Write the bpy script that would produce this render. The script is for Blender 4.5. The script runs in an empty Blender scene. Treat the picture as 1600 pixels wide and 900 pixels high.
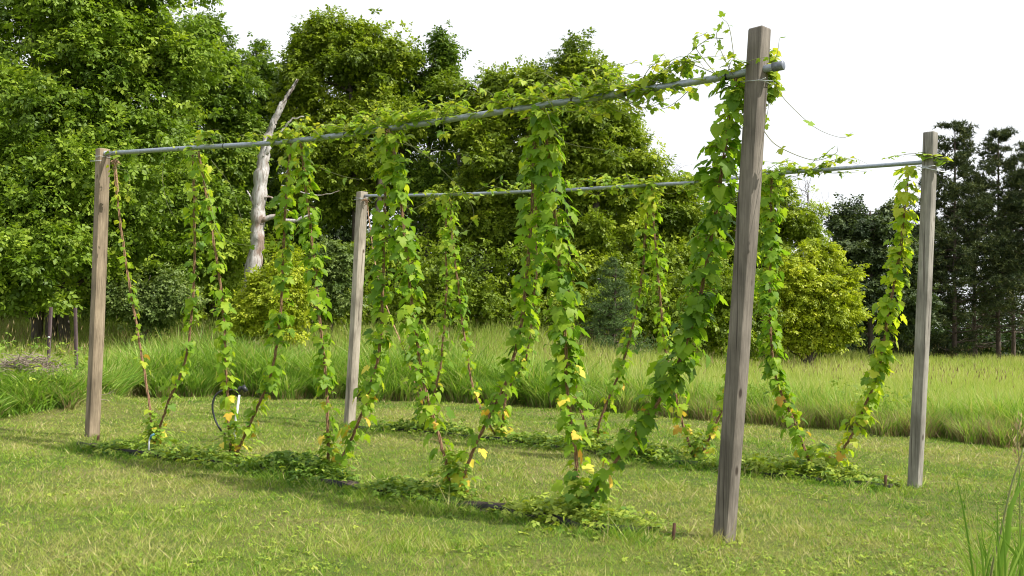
import bpy, math
import numpy as np
rng = np.random.default_rng(7)
PI = math.pi
C = bpy.context.scene.collection
scn = bpy.context.scene

# ------------------------------------------------------------------ camera
F = 1500.0; CX, CY = 800.0, 450.0; H = 1.55
pit, rol = math.radians(2.94), math.radians(1.42)
X0 = np.array([1.0, 0, 0]); FW = np.array([0, math.cos(pit), math.sin(pit)]); U0 = np.array([0, -math.sin(pit), math.cos(pit)])
RT = math.cos(rol)*X0 + math.sin(rol)*U0
UP = -math.sin(rol)*X0 + math.cos(rol)*U0
CAM = np.array([0, 0, H])
def ray(px, py): return FW + (px-CX)/F*RT - (py-CY)/F*UP
def at(px, py, Y):
    d = ray(px, py); return CAM + d*(Y/d[1])
def gnd(px, py, z=0.0):
    d = ray(px, py); return CAM + d*((z-H)/d[2])
cd = bpy.data.cameras.new('camera'); cam = bpy.data.objects.new('camera', cd); C.objects.link(cam)
from mathutils import Matrix, Vector
cam.matrix_world = Matrix(((RT[0], UP[0], -FW[0], 0), (RT[1], UP[1], -FW[1], 0), (RT[2], UP[2], -FW[2], H), (0, 0, 0, 1)))
cd.sensor_width = 36; cd.lens = F/1600*36; cd.clip_end = 3000; cd.clip_start = 0.05
scn.camera = cam

# ------------------------------------------------------------------ terrain height
def sst(t):
    t = np.clip(t, 0, 1); return t*t*(3-2*t)
MOUND = (-8.9, 17.6)
def hgt(x, y):
    x = np.asarray(x, float); y = np.asarray(y, float)
    b = x/np.maximum(y, 6.0)
    lf = 1-sst((b-0.02)/0.30)
    rise = 1.5*lf*sst((y-21.5)/15.5) + 0.35*lf*sst((y-45)/40)
    rise += 0.55*(1-lf)*sst((y-26)/24)
    und = 0.018*np.sin(x*1.3+y*0.7)*np.sin(y*0.9-x*0.4+1) + 0.012*np.sin(x*3.1+1.2)*np.sin(y*2.3)
    m = 0.62*np.exp(-(((x-MOUND[0])/1.9)**2+((y-MOUND[1])/1.1)**2))
    return rise + und*(y > 0) + m

# lawn / tall grass boundary: bearing -> distance
EP = [(-500, 668), (-150, 660), (0, 655), (100, 650), (170, 640), (200, 622), (350, 619), (500, 625), (700, 628), (900, 641), (1100, 656), (1300, 673), (1500, 690), (1600, 698), (1900, 725), (2400, 770)]
eb, ey = [], []
for p in EP:
    g = gnd(*p); eb.append(g[0]/g[1]); ey.append(g[1])
def edgeY(b): return np.interp(b, eb, ey)

# ------------------------------------------------------------------ materials
def mat(name):
    m = bpy.data.materials.new(name); m.use_nodes = True
    nt = m.node_tree; nt.nodes.clear()
    o = nt.nodes.new('ShaderNodeOutputMaterial')
    return m, nt, o
def N(nt, t, **k):
    n = nt.nodes.new(t)
    for a, b in k.items():
        if a in n.inputs: n.inputs[a].default_value = b
        else: setattr(n, a, b)
    return n
def ramp(nt, stops, interp='LINEAR'):
    r = nt.nodes.new('ShaderNodeValToRGB'); r.color_ramp.interpolation = interp
    e = r.color_ramp.elements
    while len(e) < len(stops): e.new(0.5)
    for k, (p, c) in enumerate(stops):
        e[k].position = p; e[k].color = (*c, 1)
    return r
def leafmat(name, stops, trans=0.4, rough=0.5, spec=0.3, tgain=(1.3, 1.25, 0.6)):
    m, nt, o = mat(name); L = nt.links
    a = N(nt, 'ShaderNodeAttribute', attribute_name='rnd')
    r = ramp(nt, stops); L.new(a.outputs['Fac'], r.inputs[0])
    p = N(nt, 'ShaderNodeBsdfPrincipled', Roughness=rough); p.inputs['Specular IOR Level'].default_value = spec
    L.new(r.outputs[0], p.inputs['Base Color'])
    t = N(nt, 'ShaderNodeBsdfTranslucent')
    mu = N(nt, 'ShaderNodeMix', data_type='RGBA', blend_type='MULTIPLY'); mu.inputs[0].default_value = 1
    L.new(r.outputs[0], mu.inputs[6]); mu.inputs[7].default_value = (*tgain, 1)
    L.new(mu.outputs[2], t.inputs[0])
    mx = N(nt, 'ShaderNodeMixShader'); mx.inputs[0].default_value = trans
    L.new(p.outputs[0], mx.inputs[1]); L.new(t.outputs[0], mx.inputs[2]); L.new(mx.outputs[0], o.inputs[0])
    return m
def simple(name, col, rough=0.7, metal=0.0, noise=None, nscale=8.0, bump=0.0, stretch=(1, 1, 1)):
    m, nt, o = mat(name); L = nt.links
    p = N(nt, 'ShaderNodeBsdfPrincipled', Roughness=rough, Metallic=metal)
    p.inputs['Base Color'].default_value = (*col, 1)
    tc = N(nt, 'ShaderNodeTexCoord'); mp = N(nt, 'ShaderNodeMapping'); mp.inputs['Scale'].default_value = stretch
    L.new(tc.outputs['Object'], mp.inputs[0])
    n = N(nt, 'ShaderNodeTexNoise', Scale=nscale, Detail=6.0, Roughness=0.65); L.new(mp.outputs[0], n.inputs['Vector'])
    if noise:
        r = ramp(nt, [(0.3, col), (0.7, noise)]); L.new(n.outputs[0], r.inputs[0]); L.new(r.outputs[0], p.inputs['Base Color'])
    if bump:
        bp = N(nt, 'ShaderNodeBump', Strength=bump, Distance=0.02); L.new(n.outputs[0], bp.inputs['Height']); L.new(bp.outputs[0], p.inputs['Normal'])
    L.new(p.outputs[0], o.inputs[0])
    return m

def woodmat(name, dark, light):
    m, nt, o = mat(name); L = nt.links
    tc = N(nt, 'ShaderNodeTexCoord')
    mp = N(nt, 'ShaderNodeMapping'); mp.inputs['Scale'].default_value = (1, 1, 0.045)
    L.new(tc.outputs['Object'], mp.inputs[0])
    n1 = N(nt, 'ShaderNodeTexNoise', Scale=75.0, Detail=5.0, Roughness=0.7, Distortion=0.3); L.new(mp.outputs[0], n1.inputs[0])
    r1 = ramp(nt, [(0.25, dark), (0.5, tuple(0.5*(a+b) for a, b in zip(dark, light))), (0.75, light)]); L.new(n1.outputs[0], r1.inputs[0])
    mp2 = N(nt, 'ShaderNodeMapping'); mp2.inputs['Scale'].default_value = (1, 1, 0.4)
    L.new(tc.outputs['Object'], mp2.inputs[0])
    n2 = N(nt, 'ShaderNodeTexNoise', Scale=5.0, Detail=4.0); L.new(mp2.outputs[0], n2.inputs[0])
    r2 = ramp(nt, [(0.35, (0.55, 0.53, 0.5)), (0.65, (1.1, 1.08, 1.05))]); L.new(n2.outputs[0], r2.inputs[0])
    mu = N(nt, 'ShaderNodeMix', data_type='RGBA', blend_type='MULTIPLY'); mu.inputs[0].default_value = 1
    L.new(r1.outputs[0], mu.inputs[6]); L.new(r2.outputs[0], mu.inputs[7])
    # knots
    mp3 = N(nt, 'ShaderNodeMapping'); mp3.inputs['Scale'].default_value = (1, 1, 0.55)
    L.new(tc.outputs['Object'], mp3.inputs[0])
    v = N(nt, 'ShaderNodeTexVoronoi', Scale=3.6); L.new(mp3.outputs[0], v.inputs['Vector'])
    r3 = ramp(nt, [(0.05, (0.22, 0.17, 0.13)), (0.10, (1, 1, 1))]); L.new(v.outputs['Distance'], r3.inputs[0])
    mu2 = N(nt, 'ShaderNodeMix', data_type='RGBA', blend_type='MULTIPLY'); mu2.inputs[0].default_value = 1
    L.new(mu.outputs[2], mu2.inputs[6]); L.new(r3.outputs[0], mu2.inputs[7])
    # drying cracks
    mp4 = N(nt, 'ShaderNodeMapping'); mp4.inputs['Scale'].default_value = (1, 1, 0.02)
    L.new(tc.outputs['Object'], mp4.inputs[0])
    n4 = N(nt, 'ShaderNodeTexNoise', Scale=28.0, Detail=3.0); L.new(mp4.outputs[0], n4.inputs[0])
    r4 = ramp(nt, [(0.33, (0.25, 0.22, 0.2)), (0.37, (1, 1, 1))]); L.new(n4.outputs[0], r4.inputs[0])
    mu3 = N(nt, 'ShaderNodeMix', data_type='RGBA', blend_type='MULTIPLY'); mu3.inputs[0].default_value = 0.8
    L.new(mu2.outputs[2], mu3.inputs[6]); L.new(r4.outputs[0], mu3.inputs[7])
    p = N(nt, 'ShaderNodeBsdfPrincipled', Roughness=0.85); L.new(mu3.outputs[2], p.inputs['Base Color'])
    bp = N(nt, 'ShaderNodeBump', Strength=0.6, Distance=0.006); L.new(n1.outputs[0], bp.inputs['Height']); L.new(bp.outputs[0], p.inputs['Normal'])
    L.new(p.outputs[0], o.inputs[0])
    return m

M = {}
M['tan'] = woodmat('tan_wood', (0.13, 0.095, 0.06), (0.42, 0.34, 0.24))
M['grey'] = woodmat('grey_wood', (0.16, 0.15, 0.13), (0.42, 0.40, 0.36))
M['brown'] = woodmat('brown_wood', (0.095, 0.082, 0.068), (0.27, 0.24, 0.205))
M['pale'] = woodmat('pale_wood', (0.22, 0.19, 0.15), (0.55, 0.50, 0.42))
M['galv'] = simple('galvanised', (0.24, 0.28, 0.33), 0.5, 0.55, (0.40, 0.44, 0.49), 30, 0.15, (1, 1, 1))
M['galvd'] = simple('galvanised_dull', (0.12, 0.14, 0.17), 0.5, 0.5, (0.25, 0.27, 0.30), 30, 0.1)
M['wire'] = simple('zinc_wire', (0.6, 0.62, 0.64), 0.35, 0.6)
M['rust'] = simple('rusty_steel', (0.06, 0.028, 0.018), 0.8, 0.2, (0.13, 0.06, 0.035), 25)
M['tpost'] = simple('brown_painted_steel', (0.035, 0.022, 0.022), 0.6, 0.2, (0.07, 0.04, 0.035), 20)
M['rope'] = simple('coir_rope', (0.30, 0.17, 0.09), 0.95, 0, (0.45, 0.30, 0.18), 60, 0.5)
M['bine'] = simple('bine_bark', (0.16, 0.085, 0.04), 0.85, 0, (0.34, 0.20, 0.11), 50, 0.4)
M['shoot'] = simple('green_shoot', (0.14, 0.19, 0.05), 0.6, 0, (0.22, 0.20, 0.08), 20)
M['rubber'] = simple('black_rubber', (0.015, 0.017, 0.02), 0.4, 0, (0.03, 0.032, 0.035), 10)
M['pvc'] = simple('white_pvc', (0.65, 0.68, 0.70), 0.4, 0, (0.5, 0.52, 0.5), 20)
M['teal'] = simple('teal_plastic', (0.07, 0.20, 0.24), 0.4)
M['bark'] = simple('tree_bark', (0.045, 0.035, 0.026), 0.95, 0, (0.12, 0.10, 0.08), 14, 0.6, (1, 1, 0.3))
M['pbark'] = simple('pine_bark', (0.05, 0.035, 0.028), 0.95, 0, (0.13, 0.095, 0.075), 14, 0.6, (1, 1, 0.3))
M['edging'] = simple('black_edging', (0.012, 0.012, 0.012), 0.95, 0, (0.025, 0.023, 0.02), 15)
M['twig'] = simple('dry_twigs', (0.17, 0.13, 0.10), 0.9, 0, (0.38, 0.31, 0.25), 10)
M['straw'] = leafmat('straw', [(0, (0.16, 0.11, 0.05)), (0.6, (0.34, 0.26, 0.12)), (1, (0.45, 0.37, 0.2))], 0.3, 0.8, 0.1, (1, 1, 1))
# dead trunk
m, nt, o = mat('bare_dead_wood'); L = nt.links
tc = N(nt, 'ShaderNodeTexCoord'); mp = N(nt, 'ShaderNodeMapping'); mp.inputs['Scale'].default_value = (1, 1, 0.12); L.new(tc.outputs['Object'], mp.inputs[0])
n1 = N(nt, 'ShaderNodeTexNoise', Scale=16.0, Detail=6.0, Roughness=0.7, Distortion=0.6); L.new(mp.outputs[0], n1.inputs[0])
r1 = ramp(nt, [(0.28, (0.10, 0.075, 0.06)), (0.38, (0.27, 0.23, 0.20)), (0.50, (0.45, 0.42, 0.40)), (0.7, (0.60, 0.59, 0.59))]); L.new(n1.outputs[0], r1.inputs[0])
mp2 = N(nt, 'ShaderNodeMapping'); mp2.inputs['Scale'].default_value = (1, 1, 0.5); L.new(tc.outputs['Object'], mp2.inputs[0])
n2 = N(nt, 'ShaderNodeTexNoise', Scale=2.2, Detail=4.0); L.new(mp2.outputs[0], n2.inputs[0])
r2 = ramp(nt, [(0.54, (0, 0, 0)), (0.62, (.8, .8, .8))]); L.new(n2.outputs[0], r2.inputs[0])
mx = N(nt, 'ShaderNodeMix', data_type='RGBA'); L.new(r2.outputs[0], mx.inputs[0]); L.new(r1.outputs[0], mx.inputs[6])
r3 = ramp(nt, [(0.3, (0.09, 0.05, 0.035)), (0.55, (0.27, 0.17, 0.12)), (0.75, (0.45, 0.35, 0.28))]); L.new(n1.outputs[0], r3.inputs[0]); L.new(r3.outputs[0], mx.inputs[7])
p = N(nt, 'ShaderNodeBsdfPrincipled', Roughness=0.85); L.new(mx.outputs[2], p.inputs['Base Color'])
bp = N(nt, 'ShaderNodeBump', Strength=0.8, Distance=0.03); L.new(n1.outputs[0], bp.inputs['Height']); L.new(bp.outputs[0], p.inputs['Normal']); L.new(p.outputs[0], o.inputs[0])
M['dead'] = m

M['hop'] = leafmat('hop_leaf', [(0, (0.09, 0.19, 0.02)), (0.4, (0.20, 0.35, 0.025)), (0.75, (0.35, 0.48, 0.035)), (1, (0.52, 0.56, 0.06))], 0.52, 0.5, 0.25, (1.35, 1.35, 0.6))
M['hopy'] = leafmat('hop_leaf_light', [(0, (0.14, 0.27, 0.03)), (0.5, (0.29, 0.43, 0.04)), (1, (0.50, 0.54, 0.07))], 0.42, 0.5, 0.3, (1.3, 1.2, 0.6))
M['yellow'] = leafmat('yellowed_leaf', [(0, (0.45, 0.24, 0.05)), (0.15, (0.68, 0.44, 0.06)), (0.6, (0.80, 0.62, 0.08)), (1, (0.60, 0.62, 0.09))], 0.35, 0.6, 0.2, (1, 1, 0.7))
def crownmat(name, a, b, c, tr=0.36): return leafmat(name, [(0, a), (0.5, b), (1, c)], tr, 0.5, 0.3, (1.2, 1.25, 0.5))
M['ash'] = crownmat('ash_foliage', (0.085, 0.15, 0.014), (0.195, 0.30, 0.028), (0.37, 0.47, 0.05))
M['maple'] = crownmat('maple_foliage', (0.10, 0.155, 0.012), (0.22, 0.30, 0.022), (0.41, 0.48, 0.04))
M['mapled'] = crownmat('dark_maple_foliage', (0.06, 0.115, 0.014), (0.135, 0.22, 0.022), (0.27, 0.36, 0.035))
M['lime'] = crownmat('lime_foliage', (0.20, 0.27, 0.02), (0.40, 0.47, 0.03), (0.60, 0.62, 0.05))
M['oak'] = crownmat('oak_foliage', (0.04, 0.065, 0.025), (0.075, 0.11, 0.035), (0.14, 0.18, 0.055), 0.2)
M['shrub'] = crownmat('grey_green_foliage', (0.08, 0.13, 0.03), (0.17, 0.24, 0.06), (0.30, 0.37, 0.11))
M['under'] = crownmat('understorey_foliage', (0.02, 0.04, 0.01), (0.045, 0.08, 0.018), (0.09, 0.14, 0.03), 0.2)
M['pine'] = leafmat('pine_needles', [(0, (0.03, 0.05, 0.022)), (0.6, (0.085, 0.11, 0.035)), (1, (0.21, 0.22, 0.07))], 0.1, 0.6, 0.2)
M['spruce'] = leafmat('spruce_needles', [(0, (0.06, 0.11, 0.035)), (1, (0.17, 0.25, 0.08))], 0.1, 0.6, 0.2)
M['weed'] = leafmat('weed_leaf', [(0, (0.05, 0.12, 0.015)), (0.5, (0.16, 0.27, 0.03)), (1, (0.38, 0.46, 0.06))], 0.35, 0.5, 0.3)
M['lawnb'] = leafmat('lawn_blade', [(0, (0.055, 0.15, 0.015)), (0.3, (0.14, 0.28, 0.02)), (0.6, (0.28, 0.41, 0.045)), (0.82, (0.38, 0.41, 0.10)), (1, (0.50, 0.44, 0.22))], 0.35, 0.6, 0.2, (1.1, 1.1, 0.6))
M['reed'] = leafmat('tall_grass_blade', [(0, (0.09, 0.20, 0.02)), (0.5, (0.22, 0.38, 0.045)), (0.8, (0.38, 0.52, 0.10)), (1, (0.46, 0.44, 0.18))], 0.4, 0.5, 0.3, (1.2, 1.2, 0.6))
M['meadow'] = leafmat('meadow_blade', [(0, (0.20, 0.32, 0.05)), (0.5, (0.37, 0.47, 0.09)), (0.85, (0.54, 0.58, 0.17)), (1, (0.60, 0.53, 0.30))], 0.4, 0.6, 0.2, (1.1, 1.1, 0.6))

# ground
m, nt, o = mat('ground_turf'); L = nt.links
g = N(nt, 'ShaderNodeNewGeometry')
n1 = N(nt, 'ShaderNodeTexNoise', Scale=0.7, Detail=6.0, Roughness=0.6); L.new(g.outputs['Position'], n1.inputs['Vector'])
n2 = N(nt, 'ShaderNodeTexNoise', Scale=22.0, Detail=5.0, Roughness=0.7); L.new(g.outputs['Position'], n2.inputs['Vector'])
r1 = ramp(nt, [(0.3, (0.07, 0.11, 0.025)), (0.5, (0.12, 0.14, 0.04)), (0.7, (0.19, 0.17, 0.08))]); L.new(n1.outputs[0], r1.inputs[0])
r2 = ramp(nt, [(0.3, (0.5, 0.45, 0.4)), (0.65, (1.25, 1.25, 1.1))]); L.new(n2.outputs[0], r2.inputs[0])
mu = N(nt, 'ShaderNodeMix', data_type='RGBA', blend_type='MULTIPLY'); mu.inputs[0].default_value = 1
L.new(r1.outputs[0], mu.inputs[6]); L.new(r2.outputs[0], mu.inputs[7])
p = N(nt, 'ShaderNodeBsdfPrincipled', Roughness=0.95); p.inputs['Specular IOR Level'].default_value = 0.1
L.new(mu.outputs[2], p.inputs['Base Color'])
bp = N(nt, 'ShaderNodeBump', Strength=0.7, Distance=0.03); L.new(n2.outputs[0], bp.inputs['Height']); L.new(bp.outputs[0], p.inputs['Normal']); L.new(p.outputs[0], o.inputs[0])
M['turf'] = m
M['soil'] = simple('mulch_soil', (0.02, 0.014, 0.01), 0.95, 0, (0.085, 0.055, 0.04), 30, 1.0)

# ------------------------------------------------------------------ object helpers
def mk(name, V, faces, material, parent=None, rnd=None, smooth=False):
    """V (n,3) ; faces: (k,3)/(k,4) int array or list of such arrays ; one mesh object"""
    if not isinstance(faces, list): faces = [faces]
    me = bpy.data.meshes.new(name)
    V = np.ascontiguousarray(V, dtype=np.float32)
    me.vertices.add(len(V)); me.vertices.foreach_set('co', V.ravel())
    loops = np.concatenate([f.ravel() for f in faces]).astype(np.int32)
    tot = np.concatenate([np.full(len(f), f.shape[1], np.int32) for f in faces])
    st = np.concatenate([[0], np.cumsum(tot)[:-1]]).astype(np.int32)
    me.loops.add(len(loops)); me.loops.foreach_set('vertex_index', loops)
    me.polygons.add(len(tot)); me.polygons.foreach_set('loop_start', st)
    if smooth: me.polygons.foreach_set('use_smooth', np.ones(len(tot), bool))
    me.update(calc_edges=True)
    if rnd is not None:
        a = me.attributes.new('rnd', 'FLOAT', 'POINT'); a.data.foreach_set('value', np.ascontiguousarray(rnd, dtype=np.float32))
    me.materials.append(material)
    o = bpy.data.objects.new(name, me); C.objects.link(o)
    if parent is not None:
        o.parent = parent; o.matrix_parent_inverse = parent.matrix_basis.inverted()
    return o
def tag(o, label=None, cat=None, group=None, kind=None):
    if label: o['label'] = label
    if cat: o['category'] = cat
    if group: o['group'] = group
    if kind: o['kind'] = kind
    return o
def thing(name, loc, label, cat, group=None):
    o = bpy.data.objects.new(name, None); C.objects.link(o); o.location = [float(v) for v in loc]
    o.empty_display_size = 0.1
    return tag(o, label, cat, group)

class TB:
    """collects tubes and boxes"""
    def __init__(s): s.v = []; s.f3 = []; s.f4 = []; s.n = 0
    def add(s, V, f4=None, f3=None):
        if f4 is not None and len(f4): s.f4.append(np.asarray(f4)+s.n)
        if f3 is not None and len(f3): s.f3.append(np.asarray(f3)+s.n)
        s.v.append(np.asarray(V, float)); s.n += len(V)
    def tube(s, P, R, k=6, cap=True):
        P = np.asarray(P, float); n = len(P)
        R = np.full(n, R, float) if np.isscalar(R) else np.asarray(R, float)
        T = np.gradient(P, axis=0); T /= np.linalg.norm(T, axis=1)[:, None]+1e-9
        ref = np.array([0, 0, 1.0]) if abs(T[0][2]) < 0.9 else np.array([1.0, 0, 0])
        A = np.zeros_like(P); a = np.cross(T[0], ref); a /= np.linalg.norm(a)
        for i in range(n):
            a = a - T[i]*np.dot(a, T[i]); a /= np.linalg.norm(a)+1e-9; A[i] = a
        B = np.cross(T, A)
        th = np.arange(k)*2*PI/k
        V = P[:, None, :] + R[:, None, None]*(np.cos(th)[None, :, None]*A[:, None, :] + np.sin(th)[None, :, None]*B[:, None, :])
        V = V.reshape(-1, 3)
        i = np.arange(n-1)[:, None]*k; j = np.arange(k)[None, :]; j2 = (j+1) % k
        f = np.stack([i+j, i+j2, i+k+j2, i+k+j], -1).reshape(-1, 4)
        f3 = []
        if cap:
            V = np.vstack([V, P[0], P[-1]])
            c0, c1 = n*k, n*k+1
            for q in range(k):
                f3.append([c0, (q+1) % k, q]); f3.append([c1, (n-1)*k+q, (n-1)*k+(q+1) % k])
        s.add(V, f, f3)
    def obj(s, name, m, parent=None, smooth=True):
        fs = []
        if s.f4: fs.append(np.vstack(s.f4))
        if s.f3: fs.append(np.vstack(s.f3))
        return mk(name, np.vstack(s.v), fs, m, parent, smooth=smooth)

def unit(v): return v/(np.linalg.norm(v, axis=-1, keepdims=True)+1e-9)
def scatter(T, fT, pos, ydir, nrm, size):
    """template verts T (k,3): x across, y along leaf, z normal"""
    y = unit(ydir); x = unit(np.cross(y, nrm)); z = np.cross(x, y)
    size = np.asarray(size)
    if size.ndim == 1: size = np.stack([size]*3, -1)
    V = pos[:, None, :] + (T[None, :, 0:1]*size[:, None, 0:1])*x[:, None, :] + (T[None, :, 1:2]*size[:, None, 1:2])*y[:, None, :] + (T[None, :, 2:3]*size[:, None, 2:3])*z[:, None, :]
    n, k = len(pos), len(T)
    fs = [(f[None]+(np.arange(n)*k)[:, None, None]).reshape(-1, f.shape[1]) for f in fT]
    return V.reshape(-1, 3), fs
def spline(P, n):
    """Catmull-Rom through points"""
    P = np.asarray(P, float); Q = np.vstack([2*P[0]-P[1], P, 2*P[-1]-P[-2]])
    t = np.linspace(0, len(P)-1, n); i = np.minimum(t.astype(int), len(P)-2); u = (t-i)[:, None]
    a, b, c, d = Q[i], Q[i+1], Q[i+2], Q[i+3]
    return 0.5*((2*b)+(-a+c)*u+(2*a-5*b+4*c-d)*u*u+(-a+3*b-3*c+d)*u**3)
def rdir(n):
    v = rng.normal(size=(n, 3)); return unit(v)

# leaf templates
def lobed():
    half = [(0.0, 0.02), (0.16, -0.13), (0.34, -0.12), (0.45, 0.03), (0.48, 0.14), (0.68, 0.36), (0.50, 0.37), (0.27, 0.41), (0.38, 0.56), (0.31, 0.66), (0.27, 0.78), (0.12, 0.90), (0.0, 1.06)]
    pts = half + [(-x, y) for x, y in half[-2:0:-1]]
    V = [(0, 0.34, 0.03)]
    for x, y in pts: V.append((x, y, 0.22*abs(x)**1.3 - 0.22*max(y, 0)**2 - 0.35*max(abs(x)-0.3, 0)))
    n = len(pts); f = np.array([[0, 1+i, 1+(i+1) % n] for i in range(n)])
    return np.array(V, float), [f]
def heart():
    half = [(0.0, 0.0), (0.18, -0.12), (0.38, -0.04), (0.46, 0.18), (0.44, 0.40), (0.32, 0.62), (0.17, 0.84), (0.0, 1.05)]
    pts = half + [(-x, y) for x, y in half[-2:0:-1]]
    V = [(0, 0.3, 0.03)]
    for x, y in pts: V.append((x, y, 0.25*abs(x) - 0.25*max(y, 0)**2))
    n = len(pts); f = np.array([[0, 1+i, 1+(i+1) % n] for i in range(n)])
    return np.array(V, float), [f]
LOB = lobed(); HEA = heart()
DIA = (np.array([(0, 0, 0), (0.36, 0.42, 0.08), (0, 1, -0.1), (-0.36, 0.42, 0.08)], float), [np.array([[0, 1, 2], [0, 2, 3]])])
# spray of several pointed leaflets (reads as a twig end)
def spray(k=5, w=0.17, L=0.62):
    V = []; f = []
    for i in range(k):
        a = (i-(k-1)/2)*(2.2/(k-1)); y0 = 0.22*(1-abs(a)/1.1)
        d = np.array([math.sin(a), math.cos(a), -0.18-0.1*abs(a)]); s = np.array([math.cos(a), -math.sin(a), 0])
        b = np.array([0, y0, 0]); l = L*(1-0.18*abs(a))
        n = len(V); V += [b, b+d*l*0.5+s*w+np.array([0, 0, .05]), b+d*l, b+d*l*0.5-s*w+np.array([0, 0, .05])]
        f += [[n, n+1, n+2], [n, n+2, n+3]]
    return np.array(V, float), [np.array(f)]
SPR = spray(3, 0.2, 0.7)

# ------------------------------------------------------------------ ground sheet
xs = np.concatenate([-np.geomspace(900, 30, 22), np.linspace(-29, 29, 150), np.geomspace(30, 900, 22)])
ys = np.concatenate([[-200, -60, -20], np.linspace(-10, 60, 180), np.geomspace(62, 1500, 34)])
XX, YY = np.meshgrid(xs, ys); ZZ = hgt(XX, YY)
nx, ny = len(xs), len(ys)
ii, jj = np.meshgrid(np.arange(nx-1), np.arange(ny-1)); q = (jj*nx+ii).ravel()
tag(mk('ground', np.stack([XX, YY, ZZ], -1).reshape(-1, 3), np.stack([q, q+1, q+nx+1, q+nx], -1), M['turf'], smooth=True), kind='structure')

# ------------------------------------------------------------------ rows of the trellis
A0, A1 = gnd(143, 682), gnd(1130, 846)       # near row: left, right post base
B0, B1 = gnd(545, 661), gnd(1430, 762)       # far row
class Row:
    def __init__(s, a, b):
        s.a = a; d = (b-a); d[2] = 0; s.L = np.linalg.norm(d); s.d = d/s.L; s.n = np.array([s.d[1], -s.d[0], 0])
        if s.n[1] > 0: s.n = -s.n          # towards the camera
    def hit(s, px, py, off=0.0):
        r = ray(px, py); t = np.dot(s.a+s.n*off-CAM, s.n)/np.dot(r, s.n); return CAM+r*t
RA, RB = Row(A0, A1), Row(B0, B1)
def post(row, base_px, top_px, size, ratio, m, label):
    """ratio = apparent width of right face / left face"""
    b = row.hit(*base_px); b[2] = 0; t = row.hit(*top_px)
    v = unit(np.array([b[0], b[1]])); al = math.atan(ratio)
    c, s_ = math.cos(-al), math.sin(-al)
    n1 = np.array([c*-v[0]-s_*-v[1], s_*-v[0]+c*-v[1]])
    yaw = math.atan2(n1[1], n1[0])
    w = thing('trellis_post', (b[0], b[1], 0), label, 'post', 'square timber posts of the hop trellis')
    Hh = t[2]; lean = (t-b)/Hh
    V = []; nz = 26
    cor = []; ch = 0.004/size
    h = 0.5
    for sx, sy in ((1, 1), (-1, 1), (-1, -1), (1, -1)):
        if sx*sy > 0: cor += [(sx*h, sy*(h-ch)), (sx*(h-ch), sy*h)]
        else: cor += [(sx*(h-ch), sy*h), (sx*h, sy*(h-ch))]
    cor = np.array(cor)*size
    R = np.array([[math.cos(yaw), -math.sin(yaw)], [math.sin(yaw), math.cos(yaw)]])
    cw = cor@R.T
    zs = np.concatenate([[-0.25], np.linspace(0, Hh-0.012, nz), [Hh]])
    rows_ = []
    for k, z in enumerate(zs):
        f = 0.95 if k == len(zs)-1 else 1+0.012*math.sin(z*5+b[0])
        bow = 0.012*math.sin(max(z, 0)/Hh*PI)
        for c_ in cw*f: V.append((c_[0]+lean[0]*max(z, 0)+bow, c_[1]+lean[1]*max(z, 0), z))
    k = 8; n = len(zs)
    f4 = [[i*k+j, i*k+(j+1) % k, (i+1)*k+(j+1) % k, (i+1)*k+j] for i in range(n-1) for j in range(k)]
    cap = np.array([[(n-1)*k+j for j in range(k)]])
    o = mk('timber', np.array(V), [np.array(f4), cap], m); o.location = (b[0], b[1], 0)
    o.parent = w; o.location = (0, 0, 0)
    return w, b, t, lean, yaw, n1
pNR = post(RA, (1131, 846), (1187, 45), 0.127, 0.72, M['brown'], 'tall brown weathered timber post nearest the camera, pipe poking through its top')
pNL = post(RA, (144, 682), (161, 233), 0.150, 2.2, M['tan'], 'tan and grey timber post at the left end of the front hop row')
pFL = post(RB, (546, 661), (566, 300), 0.146, 1.6, M['pale'], 'pale timber post at the left end of the back hop row, in mid lawn')
pFR = post(RB, (1429, 762), (1454, 207), 0.120, 0.45, M['grey'], 'grey knotty timber post standing alone at the right end of the back row')

# pipes
pipeA_px = [(163, 240), (300, 231), (440, 222), (600, 202), (720, 184), (845, 165), (990, 143), (1120, 122), (1182, 110), (1224, 102)]
pipeB_px = [(568, 306), (700, 304), (830, 299), (900, 296), (1000, 290), (1100, 284), (1225, 270), (1330, 262), (1450, 253), (1480, 249)]
def pipe(row, px, r, label, ringat):
    P = spline([row.hit(*p) for p in px], 80)
    w = thing('trellis_pipe', P[0], label, 'pipe', 'metal top pipes of the hop trellis')
    t = TB(); t.tube(P, r, 14); t.obj('tube', M['galv'], w)
    # end cap (coupling)
    d = unit(P[-1]-P[-2]); e = P[-1]; t = TB()
    t.tube([e-d*0.085, e-d*0.083, e+d*0.0, e+d*0.004], [r*1.0, r*1.22, r*1.22, r*1.05], 14); t.obj('end_coupling', M['galvd'], w)
    for f in ringat:
        i = int(f*79); d = unit(P[min(i+1, 79)]-P[i-1]); t = TB(); t.tube([P[i]-d*0.008, P[i]+d*0.008], r*1.12, 12); t.obj('tie_band', M['rubber'], w)
    return w, P
pipeA, PA = pipe(RA, pipeA_px, 0.030, 'long galvanised pipe along the front row, draped with hop shoots', [0.16, 0.30, 0.42, 0.53, 0.60, 0.66, 0.80, 0.87])
pipeB, PB = pipe(RB, pipeB_px, 0.024, 'thinner galvanised pipe along the back row, mostly bare at its right end', [0.2, 0.35, 0.62])
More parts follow.
